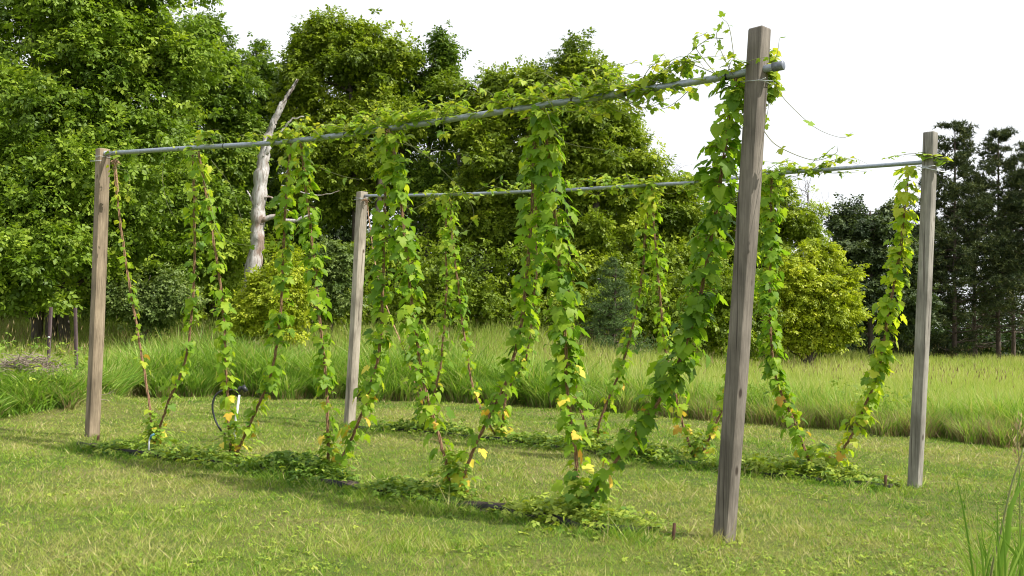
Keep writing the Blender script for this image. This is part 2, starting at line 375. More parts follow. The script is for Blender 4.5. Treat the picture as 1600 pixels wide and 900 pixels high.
# flange on left post of the front row + wires
def ring(t, c, ax, R, r, k=20, a0=0, a1=2*PI):
    ax = unit(np.array(ax)); u = unit(np.cross(ax, [0, 0, 1.0])); v = np.cross(ax, u)
    th = np.linspace(a0, a1, k); t.tube(np.array(c)+R*(np.cos(th)[:, None]*u+np.sin(th)[:, None]*v), r, 6)
w = pNL[0]; t = TB(); c = PA[0]; d = RA.d
t.tube([c-d*0.0, c+d*0.012, c+d*0.014], [0.052, 0.052, 0.03], 18); t.tube([c+d*0.012, c+d*0.06], 0.036, 14); o = t.obj('pipe_flange', M['wire'], w)
def wire_loop(pst, row, pl, ext=0.12):
    w, b, tp, lean, yaw, n1 = pst
    t = TB(); c = b+lean*(pl[2]) ; c[2] = pl[2]
    s = 0.085
    n1v = np.array([math.cos(yaw), math.sin(yaw), 0]); n2 = np.array([-math.sin(yaw), math.cos(yaw), 0])
    sq = [c+n1v*s+n2*(s+ext)+np.array([0, 0, -.03]), c+n1v*s+n2*s, c+n1v*s-n2*s+np.array([0, 0, .02]), c-n1v*s-n2*s, c-n1v*s+n2*s, c+n1v*s+n2*s*1.2, c+n1v*s*1.2+n2*(s+ext*.6)]
    t.tube(sq, 0.0035, 5); t.obj('tie_wire', M['wire'], w)
wire_loop(pNR, RA, RA.hit(1178, 132)); wire_loop(pNL, RA, RA.hit(161, 246), -0.17); wire_loop(pFL, RB, RB.hit(566, 311), 0.02); wire_loop(pFR, RB, RB.hit(1452, 262), -0.2)
# stub wires sticking out at the far posts
for pst, a, b_, row in ((pFR, (1430, 259), (1481, 270), RB), (pFL, (553, 312), (575, 309), RB), (pNL, (141, 252), (158, 251), RA)):
    t = TB(); t.tube([row.hit(*a, off=0.1), row.hit(*b_, off=0.1)], 0.005, 5); t.obj('loose_wire', M['wire'], pst[0])
# bolt on near right post
t = TB(); c = RA.hit(1168, 186); n1 = np.array([pNR[5][0], pNR[5][1], 0]); t.tube([c+n1*0.03, c+n1*0.075], 0.011, 8); bo = t.obj('bolt', M['rust'], pNR[0]); bo.parent = [c_ for c_ in pNR[0].children if c_.name.startswith('timber')][0]

# ------------------------------------------------------------------ hop plants
def hop_leaves(P, n_per_m, size, spread, dens=None, lo=0.0, hi=1.0, small=0.25):
    """leaves round a bine path P; returns pos, ydir, nrm, size"""
    seg = np.linalg.norm(np.diff(P, axis=0), axis=1); s = np.concatenate([[0], np.cumsum(seg)]); Lt = s[-1]
    n = int(n_per_m*Lt*(hi-lo))
    tt = rng.uniform(lo, hi, n)
    # nodes: leaves gather in tufts
    nod = np.round(tt*Lt/0.15)*0.15/Lt; tt = np.clip(nod+rng.normal(0, 0.022, n)/Lt*1.0, 0, 1)
    if dens is not None:
        keep = rng.random(n) < dens(tt); tt = tt[keep]; n = len(tt)
    c = np.stack([np.interp(tt*Lt, s, P[:, k]) for k in range(3)], -1)
    th = rng.uniform(0, 2*PI, n); out = np.stack([np.cos(th), np.sin(th), np.zeros(n)], -1)
    r = spread*np.sqrt(rng.uniform(0.03, 1, n))*rng.choice([.75, 1, 1.35], n, p=[.4, .4, .2])
    pos = c+out*r[:, None]+np.stack([np.zeros(n)]*2+[rng.uniform(-0.03, 0.06, n)], -1)
    yd = unit(out*0.75+np.stack([rng.normal(0, .3, n), rng.normal(0, .3, n), -0.75+rng.normal(0, .3, n)], -1))
    nr = unit(out*0.7+np.stack([rng.normal(0, .3, n)+0.1, rng.normal(0, .3, n)-0.05, 0.75+rng.normal(0, .2, n)], -1))
    sz = size*rng.uniform(0.55, 1.15, n); sm = rng.random(n) < small; sz[sm] *= 0.6
    return c, pos, yd, nr, sz, tt
def leaf_obj(name, pos, yd, nr, sz, m, parent, rnd=None, lob=0.85):
    n = len(pos)
    if rnd is None: rnd = rng.random(n)
    sel = rng.random(n) < lob
    Vs, Fs, Rs, off = [], [], [], 0
    for T, s_ in ((LOB, sel), (HEA, ~sel)):
        if not s_.any(): continue
        k = len(T[0]); sc = np.stack([sz[s_]*rng.uniform(0.85, 1.15, s_.sum()), sz[s_], sz[s_]*rng.uniform(0.3, 1.8, s_.sum())], -1)
        V, fs = scatter(T[0], T[1], pos[s_], yd[s_], nr[s_], sc)
        Vs.append(V); Fs += [f+off for f in fs]; Rs.append(np.repeat(rnd[s_], k)); off += len(V)
    return mk(name, np.vstack(Vs), Fs, m, parent, np.concatenate(Rs))
def petioles(tb, c, pos, r=0.0022, every=2):
    for a, b in zip(c[::every], pos[::every]):
        mid = (a+b)/2+np.array([0, 0, 0.02]); tb.tube([a, mid, b], r, 3, cap=False)
def wob(P, amp, seed):
    n = len(P); t = np.linspace(0, 1, n)
    o_ = np.zeros_like(P); r2 = np.random.default_rng(seed)
    for f in (3, 7, 13): o_ += (np.sin(2*PI*f*t[:, None]+r2.uniform(0, 6, 3))*amp/f**0.5)*np.array([1, 1, 0.2])
    return P+o_*np.minimum(1, np.minimum(t, 1-t)*12)[:, None]
def plant(row, label, base_px, strings, tops=(), seed=0):
    b = row.hit(*base_px); b[2] = float(hgt(b[0], b[1]))
    w = thing('hop_plant', b, label, 'plant', 'hop plants trained up strings on the trellis')
    yl = [[], [], [], []]
    for k, (px, dens, size, spread, tone) in enumerate(strings):
        P = np.array([row.hit(*p) for p in px]); P[0][2] = b[2]-0.02; P[0][:2] = b[:2]+(P[0][:2]-b[:2])*0.5
        P = spline(P, 90); P1 = wob(P, 0.006, seed*10+k)
        t = TB()
        # rope with bines twined round it
        ph = np.linspace(0, 55, 90)
        for q in range(3):
            off = 0.011*np.stack([np.cos(ph+q*2.1), np.sin(ph+q*2.1), np.zeros(90)], -1)
            t.tube(P1+off, np.linspace(0.0085, 0.005, 90), 5)
        # lower stems bare and thicker
        c, pos, yd, nr, sz, tt = hop_leaves(P1, dens*(1.3 if dens > 140 else 1.12), size*.88, spread*.86, lambda u: np.clip(0.16+u*2.2, 0, 1)*(0.8+0.2*np.sin(u*40+seed)))
        fy = rng.random(len(tt)); isy = (fy < 0.09*(tt < 0.3)+0.01*(tt < 0.45))
        petioles(t, c, pos)
        bo = t.obj('bine', M['bine'], w)
        rnd = np.clip(rng.normal(0.42+tone, 0.2, len(tt))+0.25*np.clip(0.35-tt, 0, 1)+0.15*(tt > 0.85), 0, 1)
        g = ~isy
        leaf_obj('foliage', pos[g], yd[g], nr[g], sz[g], M['hop'], bo, rnd[g])
        for q_, arr in enumerate((pos[isy], yd[isy], nr[isy], sz[isy])): yl[q_].append(arr)
    # dry and yellow leaves near the foot
    n = 14; f = rng.uniform(0.0, 0.5, n)[:, None]; P = np.array([row.hit(*p) for p in strings[-1][0]][:2])
    pp = b+(P[1]-b)*f+rng.normal(0, 0.07, (n, 3)); pp[:, 2] = np.maximum(pp[:, 2], b[2]+0.04)
    for q_, arr in enumerate((pp, rdir(n)*[1, 1, .4]-[0, 0, .5], rdir(n)+[0, 0, 1.0], rng.uniform(.05, .09, n))): yl[q_].append(arr)
    yl = [np.concatenate(a) for a in yl]
    leaf_obj('yellow_leaves', *yl, M['yellow'], w)
    # green basal suckers
    n = 120; th = rng.uniform(0, 2*PI, n); r = np.abs(rng.normal(0, 0.15, n))
    pp = b+np.stack([np.cos(th)*r+0.0, np.sin(th)*r, rng.uniform(0.03, 0.48, n)*np.exp(-r*2.5)], -1)
    out = np.stack([np.cos(th), np.sin(th), np.zeros(n)], -1)
    leaf_obj('basal_shoots', pp, unit(out+rdir(n)*.5-[0, 0, .3]), unit(out*.4+[0, 0, 1.0]+rdir(n)*.3), rng.uniform(.05, .09, n), M['hopy'], w, np.clip(rng.normal(.45, .25, n), 0, 1))
    # shoots on the pipe
    if tops:
        t = TB(); ps, ys_, ns, ss = [], [], [], []
        for spec in tops:
            if spec[0] in ('mass', 'end'):
                _, x0, x1, up, cnt, Pp = spec
                xa, xb = x0, x1
                for _i in range(cnt):
                    i0 = int(np.clip(rng.uniform(xa, xb), 0, 0.97)*79); p0 = Pp[i0]-(row.n*.10+row.d*.08 if spec[0] == 'end' else 0)
                    dr = row.d*(rng.choice([-1, 1])*rng.uniform(0.15, 0.7) if spec[0] == 'mass' else rng.uniform(-.3, .05))
                    h = up*rng.uniform(0.2, 1.0); side = row.n*(rng.normal(0, 0.10) if spec[0] == 'mass' else -abs(rng.normal(0, .08)))
                    if rng.random() < 0.25: h = -up*rng.uniform(0.3, 0.9)
                    Q = spline([p0, p0+dr*.35+side*.5+[0, 0, h*.7], p0+dr*.7+side+[0, 0, h], p0+dr+side*1.2+[0, 0, h*rng.uniform(.2, 1.1)]], 14)
                    t.tube(Q, np.linspace(.004, .0015, 14), 4, cap=False)
                    k = rng.integers(9, 15); idx = rng.integers(0, 14, k); c = Q[idx]; sz = 0.095*(1-0.45*idx/13)*rng.uniform(.6, 1.15, k)
                    o_ = rdir(k)*[1, 1, .35]
                    ps.append(c+o_*0.035); ys_.append(unit(o_+[0, 0, -.25])); ns.append(unit(rdir(k)*.45+[0, 0, 1.0])); ss.append(sz)
            else:  # explicit tendril polyline in picture points, depth offset
                _, pts, off, k, s0 = spec
                Q = spline([row.hit(*p, off=off) for p in pts], 40)
                t.tube(Q, np.linspace(.0038, .0016, 40), 4, cap=False)
                idx = rng.integers(3, 39, k); c = Q[idx]; o_ = rdir(k)
                ps.append(c+o_*.02); ys_.append(unit(o_+[0, 0, -.4])); ns.append(unit(rdir(k)*.6+[0, 0, 1.0])); ss.append(s0*rng.uniform(.5, 1.1, k))
        tb = t.obj('climbing_shoots', M['shoot'], w)
        leaf_obj('shoot_leaves', np.concatenate(ps), np.concatenate(ys_), np.concatenate(ns), np.concatenate(ss), M['hopy'], tb, np.clip(rng.normal(.5, .25, sum(len(a) for a in ps)), 0, 1))
    return w
ten = 'tendril'
plant(RA, 'sparse hop plant beside the left front post, thin bare strings in a narrow V', (238, 703), [
    ([(238, 703), (232, 620), (215, 520), (200, 430), (188, 350), (178, 255)], 26, 0.095, 0.07, 0.2),
    ([(241, 700), (262, 632), (290, 560), (301, 470), (304, 350), (301, 236)], 62, 0.11, 0.105, 0.05)],
    [('mass', 0.10, 0.24, 0.22, 10, PA), (ten, [(170, 238), (185, 232), (197, 218)], .05, 5, .08), (ten, [(178, 262), (200, 270), (200, 300), (192, 320)], .06, 6, .08), (ten, [(258, 240), (254, 280), (262, 320), (280, 350)], .05, 5, .08)], 1)
plant(RA, 'hop plant second from the left in front row, black hose behind its foot', (361, 728), [
    ([(360, 728), (358, 660), (355, 600), (348, 480), (330, 350), (310, 236)], 80, 0.12, 0.105, 0.05),
    ([(366, 722), (400, 640), (425, 580), (437, 500), (443, 400), (446, 320), (455, 224)], 92, 0.12, 0.12, 0.05)],
    [('mass', 0.22, 0.36, 0.26, 22, PA), (ten, [(300, 235), (325, 300), (345, 370), (395, 385)], .05, 7, .07), (ten, [(330, 250), (360, 290), (380, 350)], .1, 6, .07)], 2)
plant(RA, 'hop plant in middle of front row rising from a dark weedy heap', (515, 722), [
    ([(512, 722), (512, 640), (505, 550), (495, 450), (485, 350), (470, 224)], 105, 0.125, 0.13, 0.0),
    ([(522, 722), (560, 660), (590, 560), (598, 470), (600, 350), (605, 208)], 110, 0.125, 0.14, -0.02)],
    [('mass', 0.30, 0.45, 0.30, 32, PA), (ten, [(470, 240), (500, 262), (560, 280), (620, 270)], .05, 10, .07), (ten, [(480, 230), (520, 205), (560, 180), (525, 150)], .0, 8, .06), (ten, [(600, 215), (650, 230), (720, 240), (742, 255)], .05, 12, .07)], 3)
plant(RA, 'hop plant with bright yellow lower leaves and a clear open V in front row', (708, 783), [
    ([(706, 783), (698, 730), (683, 670), (660, 590), (645, 480), (630, 350), (612, 207)], 115, 0.125, 0.14, 0.0),
    ([(712, 783), (745, 690), (790, 600), (815, 500), (826, 400), (832, 300), (838, 168)], 100, 0.125, 0.13, -0.02)],
    [('mass', 0.47, 0.60, 0.26, 22, PA), (ten, [(630, 220), (680, 255), (740, 330), (700, 390)], .2, 14, .08), (ten, [(640, 330), (690, 305), (740, 300), (790, 270)], .2, 12, .07), (ten, [(740, 180), (770, 150), (720, 125)], .1, 8, .06)], 4)
plant(RA, 'largest hop plant at right end of front row, thick bine leaning to nearest post', (907, 822), [
    ([(903, 822), (898, 700), (886, 600), (880, 480), (868, 350), (848, 166)], 150, 0.128, 0.155, -0.05),
    ([(912, 818), (925, 775), (985, 690), (1045, 600), (1090, 480), (1115, 350), (1130, 250), (1150, 122)], 150, 0.13, 0.155, -0.12)],
    [('mass', 0.60, 0.73, 0.26, 36, PA), ('mass', 0.74, 0.86, 0.2, 5, PA), ('end', 0.925, 0.955, 0.24, 24, PA),
     (ten, [(1145, 120), (1120, 60), (1130, 32)], 0, 10, .06), (ten, [(1130, 130), (1085, 70), (1105, 50)], 0.05, 8, .06), (ten, [(1150, 115), (1140, 45), (1128, 28)], 0.02, 6, .05),
     (ten, [(1130, 120), (1060, 95), (1035, 120), (1005, 158), (970, 140)], .03, 14, .08), (ten, [(1130, 60), (1105, 62), (1070, 90), (1042, 118)], .0, 8, .07),
     (ten, [(1190, 112), (1212, 90), (1218, 60)], -.1, 8, .06), (ten, [(1205, 120), (1215, 140), (1235, 165), (1275, 200), (1315, 215), (1332, 207)], -.1, 5, .08), (ten, [(1190, 200), (1215, 228), (1270, 250), (1305, 240), (1308, 228)], -.1, 3, .08),
     (ten, [(1180, 60), (1200, 150), (1195, 200)], -.12, 12, .08), (ten, [(960, 150), (1000, 162), (1020, 150), (990, 140)], .05, 5, .08), (ten, [(850, 165), (880, 220), (960, 240), (985, 285)], .1, 8, .07)], 5)
# far row
plant(RB, 'bushy low hop plant at foot of reddish rope by the pale back post', (668, 668), [
    ([(670, 668), (662, 630), (655, 600), (645, 560), (636, 520)], 120, 0.11, 0.16, -0.05),
    ([(674, 666), (682, 600), (690, 560), (697, 460), (697, 380), (697, 306)], 70, 0.12, 0.13, 0.0)],
    [('mass', 0.08, 0.22, 0.2, 8, PB)], 6)
plant(RB, 'back row hop plant seen through the open V with yellow leaves', (780, 680), [
    ([(778, 680), (741, 612), (725, 520), (716, 450), (708, 380), (702, 306)], 62, 0.12, 0.11, 0.05),
    ([(782, 680), (794, 610), (822, 560), (836, 450), (838, 380), (836, 300)], 70, 0.12, 0.12, 0.0)],
    [('mass', 0.18, 0.4, 0.22, 16, PB)], 7)
plant(RB, 'slim hop plant of the back row just left of the leaning front bine', (930, 695), [
    ([(928, 695), (905, 630), (892, 540), (888, 450), (872, 380), (858, 299)], 60, 0.12, 0.11, 0.05),
    ([(932, 693), (940, 650), (976, 560), (1000, 450), (1010, 350), (1013, 290)], 85, 0.12, 0.12, 0.05)],
    [('mass', 0.40, 0.56, 0.2, 22, PB)], 8)
plant(RB, 'yellowish hop plant of the back row half hidden left of the nearest post', (1088, 715), [
    ([(1086, 715), (1064, 650), (1042, 560), (1030, 450), (1022, 350), (1018, 290)], 80, 0.12, 0.12, 0.1),
    ([(1092, 715), (1116, 668), (1142, 600), (1160, 500), (1178, 380), (1186, 275)], 95, 0.12, 0.13, 0.1)],
    [('mass', 0.5, 0.66, 0.2, 14, PB)], 9)
plant(RB, 'golden green hop plant in a wide V between the nearest post and right post', (1276, 735), [
    ([(1272, 735), (1242, 662), (1210, 580), (1203, 480), (1204, 380), (1206, 270)], 150, 0.13, 0.14, 0.0),
    ([(1282, 730), (1330, 682), (1370, 585), (1390, 480), (1407, 385), (1420, 262)], 150, 0.125, 0.135, 0.28)],
    [('mass', 0.69, 0.73, 0.15, 10, PB), ('mass', 0.955, 0.995, 0.1, 3, PB)], 10)
# ropes hanging from the pipes' left ends
def rope(row, pts, label, knot):
    P = spline([row.hit(*p, off=.03) for p in pts], 50); w = thing('coir_rope', P[0], label, 'rope', 'coir strings tied to the trellis')
    t = TB(); ph = np.linspace(0, 90, 50)
    for q in range(2): t.tube(P+0.006*np.stack([np.cos(ph+q*PI), np.sin(ph+q*PI), 0*ph], -1), 0.007, 5)
    t.obj('strand', M['rope'], w)
    if knot:
        t = TB()
        for q in range(26):
            c = P[0]+rng.normal(0, .02, 3)-[0, 0, .02]; d = rdir(1)[0]*.05+[0, 0, -.03]; t.tube([c, c+d*.5+rng.normal(0, .008, 3), c+d], [.008, .007, .003], 4)
        t.obj('knot', M['rope'], w)
rope(RB, [(573, 311), (580, 370), (592, 440), (612, 500), (636, 560), (668, 664)], 'bare reddish coir rope slanting down from the pale back post', True)
rope(RA, [(180, 250), (181, 262), (185, 300)], 'frayed knot of coir rope on the left front post by the pipe end', True)
rope(RA, [(605, 204), (606, 212), (604, 222)], 'frayed tuft of coir rope knotted under the middle of the front pipe', True)

# ------------------------------------------------------------------ beds
bedA = np.array([gnd(*p) for p in [(120, 700), (200, 712), (330, 728), (430, 745), (530, 765), (610, 776), (700, 791), (800, 806), (900, 826), (1000, 840), (1060, 848)]])
bedB = np.array([gnd(*p) for p in [(560, 672), (640, 676), (700, 682), (790, 691), (870, 702), (1000, 722), (1100, 734), (1160, 740), (1280, 754), (1390, 764)]])
def strip(name, P, row, lo, hi, z, m):
    P = spline(P, 80); a = P-row.n*lo; b = P-row.n*hi
    a = a+row.n*(0.04*np.sin(np.arange(80)*.7))[:, None]; b = b+row.n*(0.05*np.sin(np.arange(80)*.5+1))[:, None]
    cc = []
    for f in np.linspace(0, 1, 5):
        q_ = a+(b-a)*f; q_[:, 2] = hgt(q_[:, 0], q_[:, 1])+z+0.03*math.sin(f*PI); cc.append(q_)
    V = np.concatenate(cc); k = 80
    f = np.array([[r*k+i, r*k+i+1, (r+1)*k+i+1, (r+1)*k+i] for r in range(4) for i in range(k-1)])
    return tag(mk(name, V, f, m, smooth=True), kind='structure')
strip('soil', bedA[:-1], RA, -0.02, 0.36, 0.006, M['soil']); strip('soil', bedB, RB, -0.02, 0.36, 0.006, M['soil'])
def edging(P, row, label):
    P = spline(P, 120); P = P+row.n*(0.02*np.sin(np.arange(120)*.35))[:, None]; P[:, 2] = hgt(P[:, 0], P[:, 1])
    hz = 0.055+0.015*np.sin(np.arange(120)*.5+1); t = TB()
    V = []; 
    for i in range(120):
        nn = row.n*0.006
        V += [P[i]+nn-[0, 0, .03], P[i]+nn+[0, 0, hz[i]], P[i]-nn+[0, 0, hz[i]], P[i]-nn-[0, 0, .03]]
    f = [[i*4+j, i*4+(j+1) % 4, i*4+4+(j+1) % 4, i*4+4+j] for i in range(119) for j in range(4)]
    o = mk('garden_edging', np.array(V), np.array(f), M['edging']); return tag(o, label, 'edging', 'plastic edging strips of the beds')
edging(bedA[:-1], RA, 'black plastic edging strip along the front hop row bed'); edging(bedB, RB, 'black plastic edging strip along the back hop row bed')
def bed_dist(x, y):
    """signed distance (along -n) from the front edge of each bed, None outside its length"""
    out = np.full(len(x), 9.0)
    for P, row in ((bedA, RA), (bedB, RB)):
        s = (P-P[0])@row.d; off = (P-P[0])@row.n
        q_ = (np.stack([x, y], -1)-P[0][:2]); t = q_@row.d[:2]; o_ = q_@row.n[:2]-np.interp(t, s, off)
        inside = (t > 0) & (t < s[-1]); d = np.where(inside, -o_, 9)   # >0 behind the edge
        m_ = np.abs(d-0.2) < np.abs(out-0.2); out = np.where(m_, d, out)
    return out
# weeds in beds
ps, ys_, ns, ss, rs = [], [], [], [], []
def weedheap(P, row, s0, s1, n, hmax, off=0.15, wd=0.16, dark=0.0):
    s = (P-P[0])@row.d; S = s[-1]; tt = rng.uniform(s0, s1, n)*S
    c = np.stack([np.interp(tt, s, P[:, k]) for k in range(3)], -1)-row.n*(off+rng.normal(0, wd, n))[:, None]
    prof = np.sin(np.clip((tt/S-s0)/(s1-s0), 0, 1)*PI)**0.6
    c[:, 2] = hgt(c[:, 0], c[:, 1])+rng.uniform(0.01, 1, n)**0.8*hmax*prof*(0.4+0.6*rng.random(n))
    ps.append(c); o_ = rdir(n)*[1, 1, .3]; ys_.append(unit(o_-[0, 0, .2])); ns.append(unit(rdir(n)*.5+[0, 0, 1])); ss.append(rng.uniform(.035, .095, n)); rs.append(np.clip(rng.normal(.55-dark, .22, n), 0, 1))
weedheap(bedA, RA, 0, 1, 800, .07)
weedheap(bedA, RA, 0.03, .13, 500, .16); weedheap(bedA, RA, .16, .34, 1000, .2, .15, .16, -.05); weedheap(bedA, RA, .37, .54, 1800, .30, .16, .13, .15); weedheap(bedA, RA, .58, .74, 900, .2); weedheap(bedA, RA, .78, .96, 900, .22, .2, .18, -.25)
weedheap(bedB, RB, 0, 1, 1200, .10); weedheap(bedB, RB, 0, .22, 1200, .3, .2); weedheap(bedB, RB, .3, .5, 1100, .22); weedheap(bedB, RB, .55, .7, 1300, .28); weedheap(bedB, RB, .72, 1.0, 2000, .27, .2, .16, -.2); weedheap(bedB, RB, .45, .56, 500, .3, .2)
ps, ys_, ns, ss, rs = map(np.concatenate, (ps, ys_, ns, ss, rs))
T = spray(3, .26, .8); V, fs = scatter(T[0], T[1], ps, ys_, ns, ss)
tag(mk('bed_weeds', V, fs, M['weed'], rnd=np.repeat(rs, len(T[0]))), 'low leafy green weeds covering both hop row beds', 'weeds', kind='stuff')

# ------------------------------------------------------------------ grass
def blades(px, py, h, w, lean, curl, m, name, rnd, segs=2, rad=None):
    n = len(px); z = hgt(px, py); th = rng.uniform(0, 2*PI, n); ld = rng.uniform(0, 2*PI, n)
    D = np.stack([np.cos(ld), np.sin(ld)], -1); W = np.stack([np.cos(th), np.sin(th)], -1)
    base = np.stack([px, py, z-0.01], -1)
    ks = np.linspace(0, 1, segs+1); V = []
    for k in ks[:-1]:
        hx = lean*k+curl*k*k; hz = h*(k-0.35*(curl/np.maximum(h, 1e-3))*k*k)
        c = base+np.stack([D[:, 0]*hx, D[:, 1]*hx, hz], -1); ww = (w*(1-0.55*k))[:, None]*0.5
        V.append(c+np.concatenate([W*ww, np.zeros((n, 1))], 1)); V.append(c-np.concatenate([W*ww, np.zeros((n, 1))], 1))
    hx = lean+curl; hz = h*(1-0.35*(curl/np.maximum(h, 1e-3)))
    V.append(base+np.stack([D[:, 0]*hx, D[:, 1]*hx, hz], -1))
    k = len(V); V = np.stack(V, 1).reshape(-1, 3); b = (np.arange(n)*k)[:, None]
    fs = []
    for s_ in range(segs-1): fs.append(b+np.array([[2*s_, 2*s_+1, 2*s_+3, 2*s_+2]]))
    fs.append(b+np.array([[k-3, k-2, k-1]]))
    fs = ([np.concatenate(fs[:-1])] if segs > 1 else [])+[fs[-1]]
    return mk(name, V, fs, m, rnd=np.repeat(rnd, k))
def vnoise(x, y, s, seed):
    r2 = np.random.default_rng(seed); o_ = np.zeros(len(x))
    for _ in range(7):
        a = r2.uniform(0, 2*PI); f = s*r2.uniform(.5, 1.8); o_ += np.sin(x*f*math.cos(a)+y*f*math.sin(a)+r2.uniform(0, 6)+1.3*np.sin(x*f*.6*math.sin(a)+y*f*.5))
    return np.clip(.5+o_/7.5, 0, 1)
def sampleY(n, y0, y1, pw):
    """density per area ~ Y^-pw in a wedge: pdf of Y ~ Y^(1-pw)"""
    e = 2-pw; u = rng.random(n)
    return (y0**e+u*(y1**e-y0**e))**(1/e)
n = 620000; Y = sampleY(n, 4.6, 26, 1.75); b = rng.uniform(-0.78, 0.78, n); Xx = b*Y
k = (Y < edgeY(b)+0.5); Xx, Y, b = Xx[k], Y[k], b[k]
bd = bed_dist(Xx, Y); k = ~((bd > 0.03) & (bd < 0.36) & (rng.random(len(bd)) < .6)); Xx, Y, b, bd = Xx[k], Y[k], b[k], bd[k]
pt = vnoise(Xx, Y, 1.6, 3); pt2 = vnoise(Xx, Y, 6.0, 5); pt3 = vnoise(Xx, Y, .55, 11)
n = len(Xx); nearbed = np.exp(-((bd+.16)/.16)**2)*vnoise(Xx, Y, 3.0, 17)*1.5
pt4 = vnoise(Xx, Y, 22., 13); hh = (0.018+0.032*rng.random(n))*(0.55+.5*pt2+.6*pt4)*(1+1.5*nearbed)
pt6 = vnoise(Xx, Y, 11., 19); straw = rng.random(n) < 0.04+0.30*sst((pt-.45)/.3)+.15*sst((pt6-.6)/.2)+.12*(pt4 > .65)
rn = np.clip(rng.normal(.02+.42*pt+.26*pt3+.22*(pt6-.4), .2, n)+.12*pt2+.30*(pt4-.5)-.25*nearbed, 0, .8); rn[straw] = rng.uniform(.8, 1, straw.sum())
for pp_ in (pNR, pNL, pFL, pFR): hh *= 1+1.7*np.exp(-(((Xx-pp_[1][0])**2+(Y-pp_[1][1])**2)/.16**2))*rng.random(n)
tuft = (pt2 > .8) & (rng.random(n) < .6); hh[tuft] *= 1.6
big = rng.random(n) < .07; hh = np.where(big, hh*1.5, hh)
o = blades(Xx, Y, hh, np.maximum(.0055, Y*.00085)*rng.uniform(.6, 1.3, n)*np.where(big, 1.7, 1), hh*rng.uniform(.1, 1.1, n), hh*rng.uniform(0, .6, n), M['lawnb'], 'lawn_grass', np.where(big, np.clip(rn+.15, 0, 1), rn), 1)
tag(o, 'short mown lawn grass, green with straw coloured patches', 'grass', kind='stuff')
# clover and broad weeds in the lawn
n = 15000; Y = sampleY(n, 5.3, 17, 1.7); b = rng.uniform(-.6, .6, n); Xx = b*Y; k = (vnoise(Xx, Y, 2.5, 9)*.6+vnoise(Xx, Y, 9, 10)*.4 > .56); Xx, Y = Xx[k], Y[k]; n = len(Y)
pp = np.stack([Xx, Y, hgt(Xx, Y)+rng.uniform(.01, .035, n)], -1); V, fs = scatter(T[0], T[1], pp, rdir(n)*[1, 1, .2], rdir(n)*.4+[0, 0, 1], rng.uniform(.02, .045, n))
tag(mk('clover', V, fs, M['weed'], rnd=np.repeat(np.clip(rng.normal(.7, .2, n), 0, 1), len(T[0]))), 'small broad leaved weeds and clover scattered through the lawn', 'weeds', kind='stuff')
# tall grass front band
n = 62000; b = rng.uniform(-.80, .80, n); e = edgeY(b); Y = e+rng.exponential(1.5, n)-0.1+.25*np.sin(b*60)+.15*np.sin(b*143); Xx = b*Y
lft = 1-sst((b+.02)/.25); pn = vnoise(Xx, Y, 1.5, 21)
pn5 = vnoise(Xx, Y, 4.5, 23); h = (0.50+.40*lft+.38*rng.random(n))*(.62+.4*pn+.4*pn5)*np.clip(.55+(Y-e)*.7, .55, 1)
mn = np.exp(-(((Xx-MOUND[0])/2.4)**2+((Y-MOUND[1])/1.9)**2)); h *= 1-.78*mn
rn = np.clip(rng.normal(.42, .26, n)+.2*(1-lft)+.35*(pn5-.5), 0, 1); rn[rng.random(n) < .06] = 1
o = blades(Xx, Y, h, rng.uniform(.012, .022, n)*(1+.75*lft), h*rng.uniform(.03, .30, n)*(1+.4*lft), h*rng.uniform(.05, .65, n)*(1+.35*lft), M['reed'], 'tall_grass', rn, 3)
tag(o, 'tall broad bladed green grass along the mown edge of the field', 'grass', kind='stuff')
n = 26000; b = rng.uniform(-.80, .80, n); e = edgeY(b); Y = e+rng.exponential(.5, n)-.12+.25*np.sin(b*60)+.15*np.sin(b*143); Xx = b*Y; h = rng.uniform(.12, .55, n)*np.where(b > .1, 1.1, .8)
o = blades(Xx, Y, h, rng.uniform(.006, .012, n), h*rng.uniform(.05, .6, n), h*rng.uniform(0, .6, n), M['straw'], 'dry_grass', rng.random(n), 2)
tag(o, 'dry straw stems at the foot of the tall grass', 'grass', kind='stuff')
# mound grass on the left
n = 16000; Xx = MOUND[0]+rng.normal(0, 1.25, n)-.2; Y = MOUND[1]-.35+rng.normal(0, .75, n); h = rng.uniform(.22, .55, n)
k = (Y > edgeY(Xx/Y)-.15); Xx, Y, h = Xx[k], Y[k], h[k]; n = len(Y)
k2 = ~((np.abs(Xx-MOUND[0]-.1) < 1.05) & (np.abs(Y-MOUND[1]+.1) < .45)); h = np.where(k2, h, h*.25)
o = blades(Xx, Y, h, rng.uniform(.016, .032, n), h*rng.uniform(.1, .6, n), h*rng.uniform(.4, 1.2, n), M['reed'], 'mound_grass', np.clip(rng.normal(.5, .22, n), 0, 1), 3)
tag(o, 'drooping grass heaped over the mound left of the front row', 'grass', kind='stuff')
